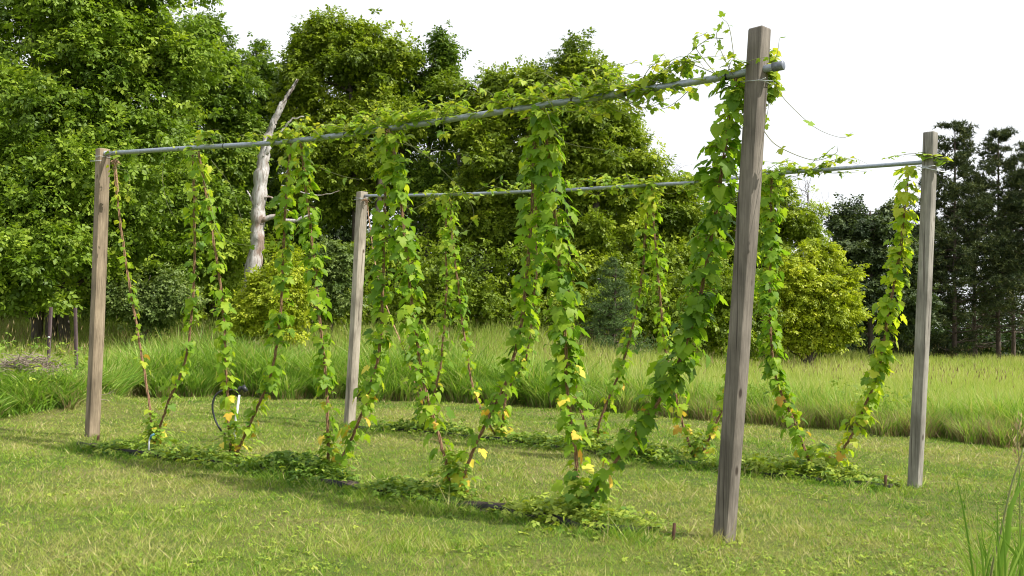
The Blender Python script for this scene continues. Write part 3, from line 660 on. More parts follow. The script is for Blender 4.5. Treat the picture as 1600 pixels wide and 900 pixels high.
# meadow behind
n = 330000; e_ = rng.uniform(-.85, .85, n); y0 = edgeY(e_)+1.2
Y = y0*(120/y0)**(rng.random(n)**1.15); Xx = e_*Y; pn = vnoise(Xx, Y, .45, 31); pn2 = vnoise(Xx, Y, 1.3, 33)
lft = 1-sst((e_+.02)/.3)
mn = np.exp(-(((Xx-MOUND[0])/2.4)**2+((Y-MOUND[1])/1.6)**2)); h = (.62+.18*lft+.28*rng.random(n))*(.82+.32*pn2)*(1-.8*mn); rn = np.clip(rng.normal(.30+.35*pn, .18, n)+.12*(1-lft), 0, 1); rn[rng.random(n) < .05] = 1
o = blades(Xx, Y, h, np.maximum(.008, Y*.00075)*rng.uniform(.6, 1.2, n), h*rng.uniform(.02, .25, n), h*rng.uniform(0, .45, n), M['meadow'], 'meadow', rn, 2)
tag(o, 'open meadow of pale green grass stretching to the trees', 'grass', kind='stuff')
n = 5200; b = rng.uniform(-.62, .12, n); Y = rng.uniform(24, 31, n)+3*sst((b+.3)/.4); Xx = b*Y; h = rng.uniform(.7, 1.35, n)*(.5+.6*vnoise(Xx, Y, .9, 41))
o = blades(Xx, Y, h, rng.uniform(.012, .022, n), h*rng.uniform(.02, .3, n), h*rng.uniform(0, .3, n), M['straw'], 'dead_reeds', rng.random(n)*.9, 2)
tag(o, 'dead brown reeds and stalks standing in front of the wood', 'grass', kind='stuff')
# seed heads
n = 14000; e_ = rng.uniform(-.75, .75, n); Y = edgeY(e_)+rng.exponential(2.5, n)+.1; Xx = e_*Y; k = vnoise(Xx, Y, 2.2, 51) > .60; Xx, Y = Xx[k], Y[k]; n = len(Y)
pp = np.stack([Xx, Y, hgt(Xx, Y)+rng.uniform(.15, .85, n)*(.5+.5*vnoise(Xx, Y, 1.1, 53))], -1); V, fs = scatter(SPR[0], SPR[1], pp, rdir(n)*[1, 1, .5]-[0, 0, .1], rdir(n)*.5+[0, 0, 1], rng.uniform(.06, .16, n))
tag(mk('field_weeds', V, fs, M['weed'], rnd=np.repeat(np.clip(rng.normal(.6, .2, n), 0, 1), len(SPR[0]))), 'broad leaved weeds mixed into the tall grass', 'weeds', kind='stuff')
n = 6000; e_ = rng.uniform(-.75, .75, n); y0 = edgeY(e_)+1.0; Y = y0*(60/y0)**(rng.random(n)**1.2); Xx = e_*Y
pp = np.stack([Xx, Y, hgt(Xx, Y)+rng.uniform(.85, 1.12, n)], -1); V, fs = scatter(DIA[0], DIA[1], pp, rdir(n)*.35+[0, 0, 1], rdir(n), np.stack([rng.uniform(.012, .022, n)*1.1, rng.uniform(.08, .15, n), np.full(n, .02)], -1))
tag(mk('seed_heads', V, fs, M['straw'], rnd=np.repeat(rng.random(n), 4)), 'straw coloured seed heads above the meadow grass', 'grass', kind='stuff')

# ------------------------------------------------------------------ trees
def curve3(a, b, sag, n=8, wig=0.0):
    t = np.linspace(0, 1, n)[:, None]; m = (a+b)/2+np.array([0, 0, sag]); P = (1-t)**2*a+2*t*(1-t)*m+t*t*b
    if wig: P[1:-1] += rng.normal(0, wig, (n-2, 3))
    return P
def tree(label, Y, blobs, trunks, m, nleaf, lsz, tmpl=SPR, cl=0.9, name='broadleaf_tree', cat='tree', group='trees along the edge of the field', bark='bark', trunk_r=.16, flat=.62, droop=.15, limbs=70, wispy=0.12, gap=0.0):
    bx = [at(*t_[0], Y) for t_ in trunks]
    b0 = bx[0]; bz = float(hgt(b0[0], Y)); w = thing(name, (b0[0], Y, bz), label, cat, group)
    sc = Y/F; cen = []; crd = []
    vol = np.array([bl[2]*bl[3] for bl in blobs], float); share = vol/vol.sum()
    for bl, s_ in zip(blobs, share):
        c = at(bl[0], bl[1], Y+(bl[4] if len(bl) > 4 else 0)); rx, rz = bl[2]*sc, bl[3]*sc; ry = min(rx, rz)*.85
        k = max(6, int(4.6*(rx*rz)/(cl*cl)))
        d = rdir(k); rr = rng.uniform(.35, 1, k)**.45*.86
        p_ = c+d*rr[:, None]*[rx, ry, rz]*rng.uniform(.85, 1.2, (k, 1))
        cen.append(p_); crd.append(np.full(k, cl)*rng.uniform(.55, 1.15, k)*min(1, .55+rx/3))
    cen = np.concatenate(cen); crd = np.concatenate(crd)
    ok = cen[:, 2] > hgt(cen[:, 0], cen[:, 1])+.2; cen, crd = cen[ok], crd[ok]
    # leaves
    wgt = crd**2; wgt /= wgt.sum(); nt_ = max(60, nleaf//12); ct = rng.choice(len(cen), nt_, p=wgt)
    dt = rdir(nt_); rt = rng.random(nt_)**.35
    tp = cen[ct]+dt*(rt*crd[ct])[:, None]*[1, 1, flat]; tp[:, 2] -= droop*crd[ct]*(dt[:, 0]**2+dt[:, 1]**2)*rt*rt
    st = rng.random(nt_) < wispy*1.6; tp[st] += (dt[st]+[0, 0, .5])*crd[ct][st][:, None]*rng.uniform(.15, .75, st.sum())[:, None]
    tr_ = rng.uniform(.13, .34, nt_)*(.7+.45*cl)*np.where(st, .7, 1)
    ti = rng.choice(nt_, nleaf, p=tr_**1.5/(tr_**1.5).sum()); d = rdir(nleaf); ci = ct[ti]
    sub = unit(cen[ci]-np.mean(cen, axis=0))
    pos = tp[ti]+d*(tr_[ti]*rng.random(nleaf)**.45)[:, None]*[1.05, 1.05, .85]
    yd = unit(d*[1, 1, .3]*.6+dt[ti]*.5+rdir(nleaf)*.45-[0, 0, .25]); nr = unit(d*.4+dt[ti]*.35+sub*.25+rdir(nleaf)*.6+[0, 0, .5])
    cr = rng.normal(0, .18, len(cen)); ctu = rng.normal(0, .12, nt_)
    rn = np.clip(rng.normal(.45, .14, nleaf)+cr[ci]+ctu[ti], 0, 1)
    sz = lsz*rng.uniform(.45, 1.45, nleaf)
    V, fs = scatter(tmpl[0], tmpl[1], pos, yd, nr, sz); fol = mk('crown', V, fs, M[m], w, np.repeat(rn, len(tmpl[0])))
    # trunk and limbs
    t = TB(); tips = []
    for pl in trunks:
        Pt = np.array([at(*p_, Y) for p_ in pl]); Pt[0][2] = float(hgt(Pt[0][0], Y))-.2
        Pt = spline(Pt, 20); Pt[1:-1] += rng.normal(0, .02, (18, 3)); t.tube(Pt, np.linspace(trunk_r, trunk_r*.3, 20), 9); tips.append(Pt)
    t.obj('trunk', M[bark], w)
    t = TB(); allp = np.concatenate(tips)
    sel = rng.permutation(len(cen))[:limbs]
    for i in sel:
        c = cen[i]; cand = allp[(allp[:, 2] < c[2]-.1)]
        if len(cand) == 0: cand = allp[:2]
        j = np.argmin(np.linalg.norm((cand-c)*[1, 1, .75], axis=1)+rng.uniform(0, .8, len(cand)))
        a = cand[j]; L_ = np.linalg.norm(c-a); t.tube(curve3(a, c, L_*.12, 8, .03*L_**.5), np.linspace(min(.10, .024+.018*L_), .008, 8), 5, cap=False)
        for _ in range(3):
            e = c+rdir(1)[0]*crd[i]*.9; t.tube(curve3(c+(a-c)*.15, e, .05, 5, .02), np.linspace(.014, .005, 5), 3, cap=False)
    t.obj('limbs', M[bark], w)
    return w
G = 'trees along the edge of the field'
tree('huge ash tree with several grey trunks filling the upper left corner', 27.5,
     [(110, 60, 190, 130), (60, 220, 150, 110, -1.5), (215, 150, 100, 110), (40, 360, 120, 110, -2), (180, 370, 70, 60, .5), (170, -90, 170, 110), (60, 400, 90, 70, -2.2), (120, 290, 110, 90, -1), (265, 70, 55, 80)],
     [[(60, 500), (62, 350), (55, 150), (45, -60)], [(85, 500), (80, 300), (78, 120), (95, -80)], [(110, 500), (75, 230), (105, 100), (150, -40)]],
     'ash', 62000, .20, cl=1.05, trunk_r=.17, droop=.35)
tree('ash tree cut off by the left edge of the photo', 30.0, [(-150, 120, 150, 200), (-120, 350, 130, 130), (-20, 250, 80, 150)], [[(-130, 500), (-140, 200), (-150, 0)]], 'ash', 26000, .22, cl=1.1, droop=.35)
tree('yellow green ash behind the front left post with low hanging branches', 29.5, [(195, 250, 90, 110), (270, 330, 70, 90), (240, 420, 75, 50), (330, 400, 60, 60), (160, 430, 60, 50)], [[(232, 500), (230, 350), (220, 180)], [(225, 500), (240, 400), (280, 300)]], 'ash', 26000, .19, cl=.8, droop=.3)
tree('dark dense maple just left of the dead trunk', 33.0, [(340, 130, 55, 90), (345, 230, 60, 90), (330, 330, 60, 80), (365, 300, 40, 120), (310, 80, 40, 60)], [[(335, 500), (338, 300), (335, 90)]], 'mapled', 26000, .19, cl=.75)
tree('slender dark tree rising behind the dead trunk', 38.0, [(410, 120, 24, 55), (415, 200, 40, 70), (400, 300, 45, 80), (440, 350, 50, 70), (400, 90, 16, 34), (430, 140, 26, 40)], [[(410, 500), (410, 300), (400, 75)]], 'mapled', 15000, .20, cl=.6, wispy=.25)
tree('broad maple with feathery top in the left centre of the tree line', 36.0, [(520, 120, 65, 60), (500, 60, 40, 30), (585, 110, 55, 65), (500, 210, 60, 60), (590, 210, 70, 70), (530, 290, 80, 60, .5), (545, 70, 55, 25), (470, 110, 22, 30), (510, 50, 26, 24), (560, 62, 26, 22), (625, 85, 22, 26), (485, 80, 22, 24), (455, 160, 26, 40)],
     [[(560, 500), (555, 300), (545, 100)], [(570, 500), (590, 320), (595, 130)]], 'maple', 52000, .19, cl=.75, trunk_r=.2)
tree('narrow maple with see through crown right of the broad feathery one', 37.0, [(680, 100, 26, 45), (665, 150, 40, 50), (690, 75, 18, 26), (655, 105, 20, 40), (638, 150, 32, 50), (708, 150, 28, 50), (640, 230, 45, 60), (690, 200, 35, 50), (620, 130, 18, 40), (665, 300, 50, 50)],
     [[(670, 500), (668, 300), (678, 80)], [(640, 500), (630, 320), (622, 160)]], 'mapled', 20000, .19, cl=.6, wispy=.2)
tree('rounded olive green maple above the middle of the front pipe', 36.0, [(755, 135, 55, 40), (740, 180, 45, 50), (795, 150, 40, 40), (770, 250, 65, 60), (730, 330, 60, 60), (790, 340, 60, 60)],
     [[(760, 500), (762, 300), (760, 130)], [(735, 500), (725, 350), (715, 240)]], 'maple', 34000, .19, cl=.72)
tree('maple with pointed tufted top left of the bare sky', 35.0, [(885, 115, 34, 42), (865, 150, 45, 42), (925, 128, 38, 36), (895, 90, 22, 26), (845, 130, 26, 28), (832, 170, 30, 45), (1005, 275, 30, 35), (960, 190, 28, 35), (905, 200, 70, 60), (945, 240, 55, 60), (850, 290, 60, 80), (935, 320, 70, 70), (980, 230, 35, 50), (890, 400, 60, 70)],
     [[(890, 500), (888, 300), (885, 90)], [(920, 500), (930, 330), (950, 200)]], 'maple', 52000, .19, cl=.75, trunk_r=.2)
tree('lower maple sloping down to the gap of sky behind the leaning front bine', 37.0, [(1000, 320, 45, 50), (1040, 350, 50, 60), (1010, 420, 60, 60), (1075, 400, 45, 70), (1060, 300, 35, 25), (985, 270, 30, 40)],
     [[(1030, 510), (1032, 400), (1035, 300)]], 'maple', 30000, .19, cl=.7)
tree('tall open maple directly behind the nearest post', 42.0, [(1130, 340, 45, 50), (1190, 350, 50, 60), (1235, 345, 38, 38), (1160, 420, 60, 60), (1220, 300, 28, 25), (1120, 430, 50, 60), (1250, 370, 22, 20)],
     [[(1175, 530), (1175, 400), (1180, 300)], [(1190, 530), (1205, 420), (1235, 330)]], 'maple', 32000, .21, cl=.75)
tree('bright lime green bushy maple right of the nearest post', 38.0, [(1215, 528, 28, 22), (1240, 524, 30, 20), (1300, 524, 38, 24), (1265, 530, 45, 20), (1325, 495, 18, 30), (1195, 470, 18, 40), (1265, 435, 55, 48), (1300, 475, 45, 40), (1230, 470, 60, 55), (1280, 398, 30, 20), (1225, 515, 50, 28), (1285, 515, 50, 25), (1318, 440, 24, 24), (1240, 400, 24, 18)],
     [[(1265, 535), (1265, 480), (1268, 420)]], 'lime', 30000, .17, cl=.5, wispy=.25)
tree('dark bluish oak between the lime green maple and the pines', 46.0, [(1350, 370, 48, 50), (1330, 340, 30, 28), (1395, 380, 40, 55), (1360, 450, 60, 70), (1310, 400, 18, 40), (1410, 460, 45, 70), (1385, 335, 20, 22)],
     [[(1360, 540), (1362, 430), (1360, 330)]], 'oak', 34000, .22, cl=.7)
tree('yellow green sapling shrub at the foot of the dead trunk', 26.0, [(435, 495, 52, 22), (372, 500, 20, 22), (470, 492, 24, 26), (405, 435, 14, 20), (448, 412, 12, 16), (392, 486, 32, 30), (394, 506, 34, 22), (430, 508, 50, 20), (415, 462, 34, 30), (450, 425, 24, 18), (435, 462, 50, 40), (405, 475, 32, 28), (462, 440, 26, 28), (425, 432, 22, 16)], [[(432, 505), (434, 480), (436, 440)]], 'lime', 12000, .12, cl=.34, wispy=.4, name='shrub', cat='shrub', group='shrubs below the trees', trunk_r=.03, limbs=30)
tree('grey green shrub behind the middle front bine, left of pale post', 31.0, [(520, 410, 35, 45), (525, 455, 45, 35), (500, 440, 25, 35)], [[(520, 500), (520, 450), (522, 390)]], 'shrub', 9000, .15, cl=.5, name='shrub', cat='shrub', group='shrubs below the trees', trunk_r=.04, limbs=30)
tree('grey green shrub between the two leftmost strung vines', 27.0, [(225, 465, 45, 28), (255, 448, 28, 30), (190, 472, 34, 24), (230, 485, 50, 18), (280, 470, 24, 28)], [[(230, 495), (230, 470), (235, 430)]], 'shrub', 7000, .14, cl=.45, name='shrub', cat='shrub', group='shrubs below the trees', trunk_r=.03, limbs=24)
# undergrowth at the wood's edge
cs = []
for px in range(-330, 1175, 13):
    hz_ = np.interp(px, [0, 500, 1000, 1300], [505, 510, 525, 540])
    for _ in range(3): cs.append(np.append(at(px+rng.uniform(-10, 10), rng.uniform(hz_-rng.choice([25, 60, 120]), hz_), rng.uniform(32.5, 36)), rng.normal(0, .15)))
cs = np.array(cs); n = 100000; tf = cs[rng.integers(0, len(cs), n//14)]; td = rdir(len(tf)); tc_ = tf[:, :3]+td*(rng.random(len(tf))**.4*1.15)[:, None]*[1, 1, .8]; ti = rng.integers(0, len(tf), n)
pos = tc_[ti]+rdir(n)*(rng.random(n)**.45*.3)[:, None]; k = pos[:, 2] > hgt(pos[:, 0], pos[:, 1]); pos = pos[k]; ti = ti[k]; n = len(pos)
V, fs = scatter(SPR[0], SPR[1], pos, unit(td[ti]*.5+rdir(n)*.6-[0, 0, .2]), unit(td[ti]*.3+rdir(n)*.5+[0, 0, .6]), rng.uniform(.12, .28, n))
tag(mk('undergrowth', V, fs, M['maple'], rnd=np.repeat(np.clip(rng.normal(.35, .15, n)+tf[ti, 3], 0, 1), len(SPR[0]))), 'tangled leafy undergrowth along the foot of the woods', 'undergrowth', kind='stuff')
# dense dark wood behind
n = 90000; cs = []
for px in range(-320, 1330, 34):
    top = np.interp(px, [-300, 300, 420, 560, 700, 900, 1000, 1100, 1300], [120, 200, 260, 230, 260, 240, 330, 400, 440])
    for _ in range(9):
        cs.append(at(px+rng.uniform(-20, 20), rng.uniform(top, 520), rng.uniform(41, 50)))
cs = np.array(cs); ci = rng.integers(0, len(cs), n); pos = cs[ci]+rdir(n)*(rng.random(n)**.4*1.5)[:, None]*[1, 1, .7]
k = pos[:, 2] > hgt(pos[:, 0], pos[:, 1]); pos = pos[k]; n = len(pos)
V, fs = scatter(SPR[0], SPR[1], pos, rdir(n)-[0, 0, .2], rdir(n)+[0, 0, .7], rng.uniform(.25, .45, n))
tag(mk('woodland', V, fs, M['under'], rnd=np.repeat(rng.random(n), len(SPR[0]))), 'dark dense woodland mass behind the first trees', 'woods', kind='stuff')

# small conifer
def conifer(label, px, ytop, ybase, Y, halfw, m, whorls, tufts, name='pine_tree', group='pines at the right of the field', clear=0.15, open_=1.0, nl=.16, nw=.02, trunk_r=.14, rag=.3):
    top = at(px, ytop, Y); base = np.array([top[0], Y, 0.0]); base[2] = float(hgt(base[0], Y)); Ht = top[2]-base[2]; R = halfw*Y/F
    w = thing(name, base, label, 'tree', group); t = TB(); tr = np.array([base-[0, 0, .2], base+(top-base)*.3+rng.normal(0, .05, 3), base+(top-base)*.7+rng.normal(0, .05, 3), top]); tr = spline(tr, 24); t.tube(tr, np.linspace(trunk_r, .02, 24), 9); t.obj('trunk', M['pbark'], w)
    t = TB(); cs, ds = [], []
    for i in range(whorls):
        f = clear*.4+(1-clear*.4)*(i+rng.uniform(0, .6))/whorls; live = f > clear
        nb = rng.integers(4, 7); z = base+(top-base)*f
        for _ in range(nb):
            a = rng.uniform(0, 2*PI); L_ = R*((1-f)**.7*.95+.10)*rng.uniform(1-rag, 1+rag)*(1 if live else .6)
            if open_ < 1 and rng.random() > open_: continue
            d = np.array([math.cos(a), math.sin(a), rng.uniform(-.05, .35)+.25*f]); e = z+d*L_
            Q = curve3(z, e, -.06*L_, 8, .02*L_); t.tube(Q, np.linspace(.028*(1.1-f*.6), .007, 8), 4, cap=False)
            if not live:
                continue
            k = int(tufts*1.5*(.4+L_/R)); u = rng.uniform(.3, 1.05, k)**.8; c = z+(e-z)*u[:, None]+rng.normal(0, 1, (k, 3))*np.array([.16, .16, .09])*L_**.6*(.4+.6*u[:, None]); cs.append(c); ds.append(unit(np.tile(d, (k, 1))+rdir(k)*.8+[0, 0, .5]))
    t.obj('limbs', M['pbark'], w)
    cs = np.concatenate(cs); ds = np.concatenate(ds); k = 9
    pos = np.repeat(cs, k, 0); dd = unit(np.repeat(ds, k, 0)*.7+rdir(len(pos))*.9); n = len(pos)
    TN = (np.array([(-.5, 0, 0), (.5, 0, 0), (0, 1, 0)], float), [np.array([[0, 1, 2]])])
    V, fs = scatter(TN[0], TN[1], pos, dd, rdir(n), np.stack([np.full(n, nw), nl*rng.uniform(.6, 1.2, n), np.ones(n)], -1))
    mk('needles', V, fs, M[m], w, np.repeat(np.clip(np.repeat(rng.normal(.4, .2, len(cs)), k)+rng.normal(0, .1, n), 0, 1), 3))
GP = 'pines at the right of the field'
conifer('tallest ragged pine just right of the grey right post', 1492, 190, 552, 50, 88, 'pine', 30, 26, nw=.05, nl=.26)
conifer('pine with a long bare lower trunk second from the right post', 1560, 205, 555, 51, 90, 'pine', 26, 24, clear=.35, nw=.05, nl=.26)
conifer('pine half cut off by the right edge of the photo', 1615, 225, 556, 49, 85, 'pine', 24, 24, clear=.3, nw=.05, nl=.26)
conifer('dim pine behind the gap between the first two pines', 1525, 285, 554, 56, 80, 'pine', 24, 24, clear=.2, nw=.05, nl=.26)
conifer('dark pine directly behind the grey right post', 1440, 330, 550, 52, 80, 'pine', 22, 26, clear=.05, nw=.05, nl=.26)
conifer('thin pine with bare trunk near the right edge, behind the others', 1583, 300, 555, 58, 60, 'pine', 22, 16, clear=.45, nw=.05, nl=.26)
for px_, yt, Yd, lb in ((1680, 210, 50, 'pine standing just beyond the right edge of the photo'), ): conifer(lb, px_, yt, 556, Yd, 90, 'pine', 22, 22, clear=.3, nw=.05, nl=.26)
conifer('small pale spruce in front of the dark wood, left of the slim back vine', 962, 405, 510, 30.5, 45, 'spruce', 20, 24, name='spruce_tree', group='small conifers', clear=.02, nl=.10, nw=.016, trunk_r=.05, rag=.4)
# understorey behind pines
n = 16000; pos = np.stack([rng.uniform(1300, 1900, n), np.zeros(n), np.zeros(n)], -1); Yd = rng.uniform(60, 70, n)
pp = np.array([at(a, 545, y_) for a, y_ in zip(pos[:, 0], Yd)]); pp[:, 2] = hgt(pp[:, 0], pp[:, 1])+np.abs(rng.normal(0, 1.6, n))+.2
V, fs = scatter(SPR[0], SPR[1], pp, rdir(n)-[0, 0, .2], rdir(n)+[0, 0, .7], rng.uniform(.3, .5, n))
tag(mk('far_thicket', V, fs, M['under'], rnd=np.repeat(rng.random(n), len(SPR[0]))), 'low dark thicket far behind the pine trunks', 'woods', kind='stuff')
# bare twiggy treetops
def bare(label, px, py0, top, Y, spread, nb):
    a = at(px, py0, Y); b = np.array([a[0], Y, float(hgt(a[0], Y))]); w = thing('bare_tree', b, label, 'tree', 'leafless trees'); t = TB(); tp = at(px, top, Y)
    t.tube(spline([b, (b+tp)/2+[.2, 0, 0], tp], 14), np.linspace(.07, .01, 14), 6); t.obj('trunk', M['bark'], w); t = TB()
    for _ in range(nb):
        f = rng.uniform(.5, .95); s = b+(tp-b)*f; e = s+np.array([rng.normal(0, spread), rng.normal(0, spread), rng.uniform(.4, 1.6)]); Q = curve3(s, e, -.1, 7, .05); t.tube(Q, np.linspace(.018, .004, 7), 4, cap=False)
        for _ in range(4):
            k = rng.integers(2, 7); e2 = Q[k]+np.array([rng.normal(0, .4), rng.normal(0, .4), rng.uniform(.2, .7)]); t.tube(curve3(Q[k], e2, 0, 4, .03), [.008, .006, .005, .003], 3, cap=False)
    t.obj('limbs', M['bark'], w)
bare('leafless twiggy treetop in the sky right of the nearest post', 1262, 540, 285, 46, .7, 26)
bare('leafless twiggy treetop left of the leaning front bine', 1030, 520, 262, 44, .6, 16)

# dead trunk (snag)
Ys = 29.0
w = thing('dead_tree', (at(393, 500, Ys)[0], Ys, float(hgt(at(393, 500, Ys)[0], Ys))), 'barkless pale dead tree trunk snapped off with a leaning broken top', 'dead tree')
P = np.array([at(*p_, Ys) for p_ in [(388, 510), (392, 445), (402, 380), (404, 330), (408, 280), (414, 235), (424, 200), (440, 165), (465, 125)]]); P[0][2] = w.location[2]-.1
Pd = spline(P, 60); rad = np.interp(np.linspace(0, 8, 60), [0, 1, 2, 3, 4, 5, 6, 7, 8], [.33, .24, .19, .20, .21, 0.14, .085, .065, .02])*(1+.10*np.sin(np.arange(60)*1.3)+.07*np.sin(np.arange(60)*2.9))
t = TB(); t.tube(Pd, rad, 16); V = t.v[0]; V += rng.normal(0, .022, V.shape); t.obj('trunk', M['dead'], w)
for pts, r0 in (([(408, 345), (430, 338), (450, 345), (470, 342), (490, 333)], .09), ([(405, 305), (425, 310), (440, 322), (452, 330)], .04), ([(398, 320), (390, 305), (386, 298)], .04), ([(405, 400), (412, 430), (425, 455), (430, 460)], .02), ([(420, 215), (440, 205), (452, 190), (475, 182)], .05), ([(412, 245), (422, 228), (426, 215)], .09), ([(440, 290), (470, 300), (500, 305), (530, 298)], .025)):
    Q = spline([at(*p_, Ys-.1) for p_ in pts], 14); Q[1:-1] += rng.normal(0, .015, (12, 3)); t = TB(); t.tube(Q, np.linspace(r0, r0*.4, 14), 7); t.obj('branch', M['dead'], w)

# ------------------------------------------------------------------ small things
def stake(px, py0, py1, pxt, r, m, label, name='stake', cat='stake', Y=None):
    b = gnd(px, py0); Yd = b[1]; tp = at(pxt, py1, Yd); t = TB(); b2 = b-[0, 0, .05]; t.tube([b2, b, (b+tp)/2, tp-[0, 0, .004], tp], [r, r, r*1.05, r, r*.7], 7); o = t.obj(name, m); return tag(o, label, cat)
stake(1051, 849, 817, 1054, .013, M['rust'], 'short rusty stake in the lawn just left of the nearest post')
stake(1383, 764, 742, 1384, .016, M['rust'], 'small rusty stake at the right end of back bed')
stake(153, 690, 680, 154, .016, M['rust'], 'tiny rusty stake at foot of the left front post')
b = gnd(232, 709); w = thing('irrigation_tube', b, 'short pale tube with teal clip at the leftmost hop plant', 'tube')
t = TB(); t.tube([b-[0, 0, .03], at(233, 690, b[1]), at(235, 683, b[1])], .011, 8); t.obj('tube', M['pvc'], w); t = TB(); t.tube([at(235, 686, b[1]-.01), at(236, 681, b[1]-.01), at(241, 678, b[1]-.01)], .014, 8); t.obj('clip', M['teal'], w)
# hose riser
Yr = gnd(366, 690)[1]; b = gnd(366, 690); w = thing('water_hydrant', b, 'white standpipe with black fitting and looping black hose behind the second vine', 'water pipe')
t = TB(); t.tube([b-[0, 0, .05], at(368, 660, Yr), at(374, 617, Yr)], .017, 10); t.obj('standpipe', M['pvc'], w)
t = TB(); t.tube([at(370, 616, Yr), at(376, 606, Yr), at(381, 606, Yr)], [.022, .032, .022], 10); t.tube([at(379, 603, Yr), at(385, 612, Yr)], .034, 8); t.obj('fitting', M['rubber'], w)
t = TB(); t.tube(spline([at(372, 609, Yr), at(350, 610, Yr), at(337, 618, Yr), at(332, 635, Yr), at(336, 655, Yr), at(345, 672, Yr), gnd(352, 678)], 40), .014, 9); t.obj('hose', M['rubber'], w)
# steel posts
for px0, y0, px1, y1, lb in ((74, 600, 80, 480, 'leaning dark steel post with a white cap stud, left of its twin'), (123, 598, 118, 481, 'dark steel post nearest the left front timber post')):
    Yp = 18.8 if px0 < 100 else 19.3; tp = at(px1, y1, Yp); bb = at(px0, y0, Yp); bb[2] = float(hgt(bb[0], Yp))-.1; w = thing('steel_fence_post', bb, lb, 'fence post', 'steel fence posts by the brush pile')
    d = tp-bb; V = []
    prof = np.array([(-.035, -.006), (.035, -.006), (.035, .006), (.007, .006), (.007, .035), (-.007, .035), (-.007, .006), (-.035, .006)])
    for f in (0, 1):
        for a_, c_ in prof: V.append(bb+d*f+[a_, c_-.01, 0])
    f4 = np.array([[j, (j+1) % 8, 8+(j+1) % 8, 8+j] for j in range(8)]); mk('steel_bar', np.array(V), [f4, np.array([list(range(8, 16))])], M['tpost'], w)
    if px0 < 100: t = TB(); c = at(77, 527, Yp-.02); t.tube([c, c+[0, -.03, 0]], .018, 10); t.obj('stud', M['pvc'], w)
# brush pile
c = np.array([MOUND[0]+.15, MOUND[1]-.15, float(hgt(*MOUND))+.02]); w = thing('brush_pile', c, 'flat heap of brown dead twigs on the grassy mound at left', 'brush pile'); t = TB()
for _ in range(560):
    p_ = c+np.array([rng.normal(0, .5), rng.normal(0, .3), 0]); p_[2] = hgt(p_[0], p_[1])+rng.uniform(.08, .40)*math.exp(-((p_[0]-c[0])/.7)**2); a = rng.normal(0, 1.3); L_ = rng.uniform(.08, .30)
    d = np.array([math.cos(a), math.sin(a), rng.normal(0, .32)])*L_; t.tube([p_-d, p_+rng.normal(0, .035, 3), p_+d], [.005, .007, .003], 4, cap=False)
t.obj('twigs', M['twig'], w)

# foreground grass clump, bottom right
Yc = 3.7; cb = np.array([at(1590, 900, Yc)[0], Yc, 0.0]); w = thing('wild_grass_clump', cb, 'tall wild grass clump with a seed stalk in the bottom right corner', 'grass clump')
def blade(t, pts, wd, Yo=0.0):
    Q = spline([at(*p_, Yc+Yo) for p_ in pts], 12); k = np.linspace(0, 1, 12); ww = wd*np.sin(np.clip(k*.9+.1, 0, 1)*PI)**.6; T_ = unit(np.gradient(Q, axis=0)); sd = unit(np.cross(T_, [0.25, 1, 0.1])); up = unit(np.cross(sd, T_))
    V = np.concatenate([Q+sd*ww[:, None], Q+up*(-ww*.35)[:, None], Q-sd*ww[:, None]]); f = [[i, i+1, 12+i+1, 12+i] for i in range(11)]+[[12+i, 12+i+1, 24+i+1, 24+i] for i in range(11)]
    return V, np.array(f)
VV, FF, off, RR = [], [], 0, []
def addb(pts, wd, Yo=0.0, r=.5):
    global off
    V, f = blade(None, pts, wd, Yo); VV.append(V); FF.append(f+off); RR.append(np.full(len(V), r)); off += len(V)
addb([(1545, 980), (1558, 900), (1568, 850), (1585, 780), (1600, 720)], .006, 0, .2)
addb([(1560, 960), (1580, 900), (1592, 860), (1612, 835), (1650, 850)], .012, .05, .4)
addb([(1540, 980), (1556, 900), (1573, 850), (1580, 790), (1612, 735)], .011, -.05, .3)
addb([(1575, 980), (1568, 880), (1564, 838), (1590, 826), (1622, 836)], .010, .1, .7)
addb([(1535, 980), (1527, 900), (1510, 860), (1482, 825)], .003, .1, 1)
addb([(1545, 980), (1535, 900), (1500, 868), (1472, 866)], .003, .1, .9)
for _ in range(95):
    x = rng.uniform(1522, 1680); tx = x+rng.normal(-8, 30); ty = rng.uniform(800, 880) if rng.random() < .75 else rng.uniform(735, 820)
    addb([(x+rng.normal(0, 8), 1010), (x, 930), ((x+tx)/2+rng.normal(0, 4), (900+ty)/2), (tx, ty)], rng.uniform(.0018, .0045), rng.uniform(-.35, .4), float(rng.uniform(.1, 1)))
V_ = np.concatenate(VV); mk('blades', V_, np.concatenate(FF), M['reed'], w, np.concatenate(RR))
t = TB(); t.tube(spline([at(*p_, Yc) for p_ in [(1540, 1000), (1548, 900), (1562, 840), (1580, 760), (1600, 700)]], 24), np.linspace(.0045, .003, 24), 6); t.tube(spline([at(*p_, Yc+.05) for p_ in [(1592, 1000), (1594, 850), (1593, 740), (1590, 680), (1596, 650)]], 24), np.linspace(.003, .0015, 24), 5); t.obj('stem', M['shoot'], w)
n = 60; u = rng.random(n); pp = np.array([at(1592+rng.normal(0, 4+4*(1-abs(2*q_-1))), 650+q_*80, Yc+.05+rng.normal(0, .01)) for q_ in u]); V, fs = scatter(DIA[0], DIA[1], pp, rdir(n)*.6+[0, 0, 1], rdir(n), np.stack([rng.uniform(.007, .012, n), rng.uniform(.018, .032, n), np.full(n, .01)], -1)); mk('seed_head', V, fs, M['straw'], w, np.repeat(rng.uniform(.5, 1, n), 4))

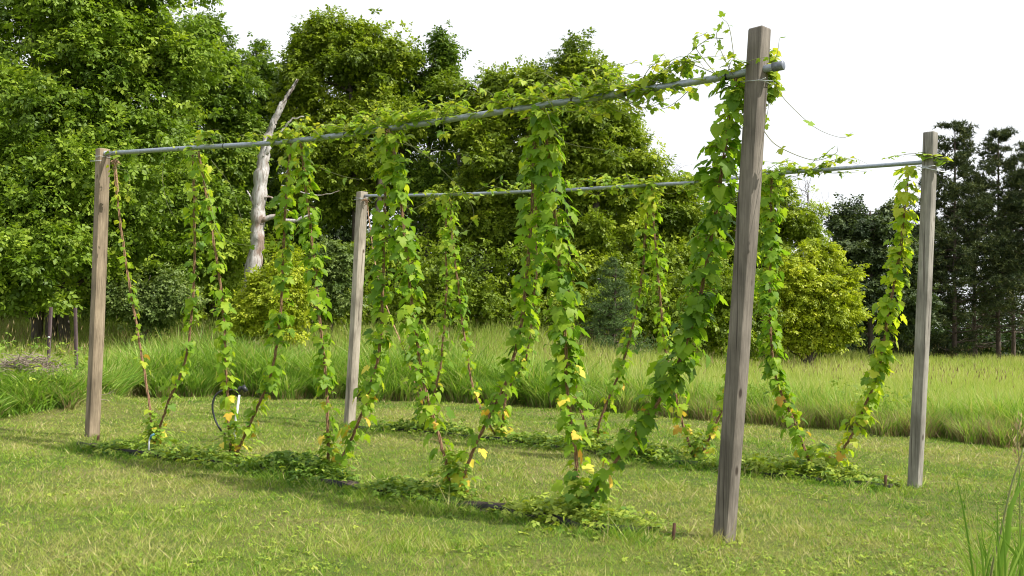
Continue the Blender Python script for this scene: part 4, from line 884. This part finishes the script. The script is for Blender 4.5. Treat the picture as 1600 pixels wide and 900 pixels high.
# ------------------------------------------------------------------ light
az, el = math.radians(111), math.radians(48)
sd = Vector((math.sin(az)*math.cos(el), math.cos(az)*math.cos(el), math.sin(el)))
sl = bpy.data.lights.new('sun', 'SUN'); sl.energy = 4.8; sl.angle = math.radians(.6); sl.color = (1, .95, .86)
so = bpy.data.objects.new('sun', sl); C.objects.link(so); so.rotation_euler = sd.to_track_quat('Z', 'Y').to_euler()
wd = bpy.data.worlds.new('World'); scn.world = wd; wd.use_nodes = True; nt = wd.node_tree; nt.nodes.clear(); L = nt.links
o = nt.nodes.new('ShaderNodeOutputWorld'); bg = N(nt, 'ShaderNodeBackground', Strength=.15); L.new(bg.outputs[0], o.inputs[0])
sky = N(nt, 'ShaderNodeTexSky', sky_type='NISHITA'); sky.sun_disc = False; sky.sun_elevation = el; sky.sun_rotation = az; sky.air_density = 1.0; sky.dust_density = 2.5; sky.ozone_density = 1.0
tc = N(nt, 'ShaderNodeTexCoord'); mp = N(nt, 'ShaderNodeMapping'); mp.inputs['Scale'].default_value = (1, 1, 2.5); L.new(tc.outputs['Generated'], mp.inputs[0])
nz = N(nt, 'ShaderNodeTexNoise', Scale=1.6, Detail=6.0, Roughness=.5); L.new(mp.outputs[0], nz.inputs[0])
rr = ramp(nt, [(0.36, (.6, .6, .6)), (0.56, (1, 1, 1))]); L.new(nz.outputs[0], rr.inputs[0])
mx = N(nt, 'ShaderNodeMix', data_type='RGBA'); L.new(rr.outputs[0], mx.inputs[0]); L.new(sky.outputs[0], mx.inputs[6]); mx.inputs[7].default_value = (5.5, 5.65, 5.85, 1)
L.new(mx.outputs[2], bg.inputs[0])
vs = scn.view_settings; scn.display_settings.display_device = 'sRGB'; vs.view_transform = 'Standard'; vs.look = 'None'; vs.exposure = 0.45; vs.gamma = 1
scn.render.engine = 'CYCLES'; scn.render.filter_size = 1.1; scn.cycles.filter_width = 1.1; scn.cycles.max_bounces = 6; scn.cycles.transmission_bounces = 4; scn.cycles.diffuse_bounces = 3
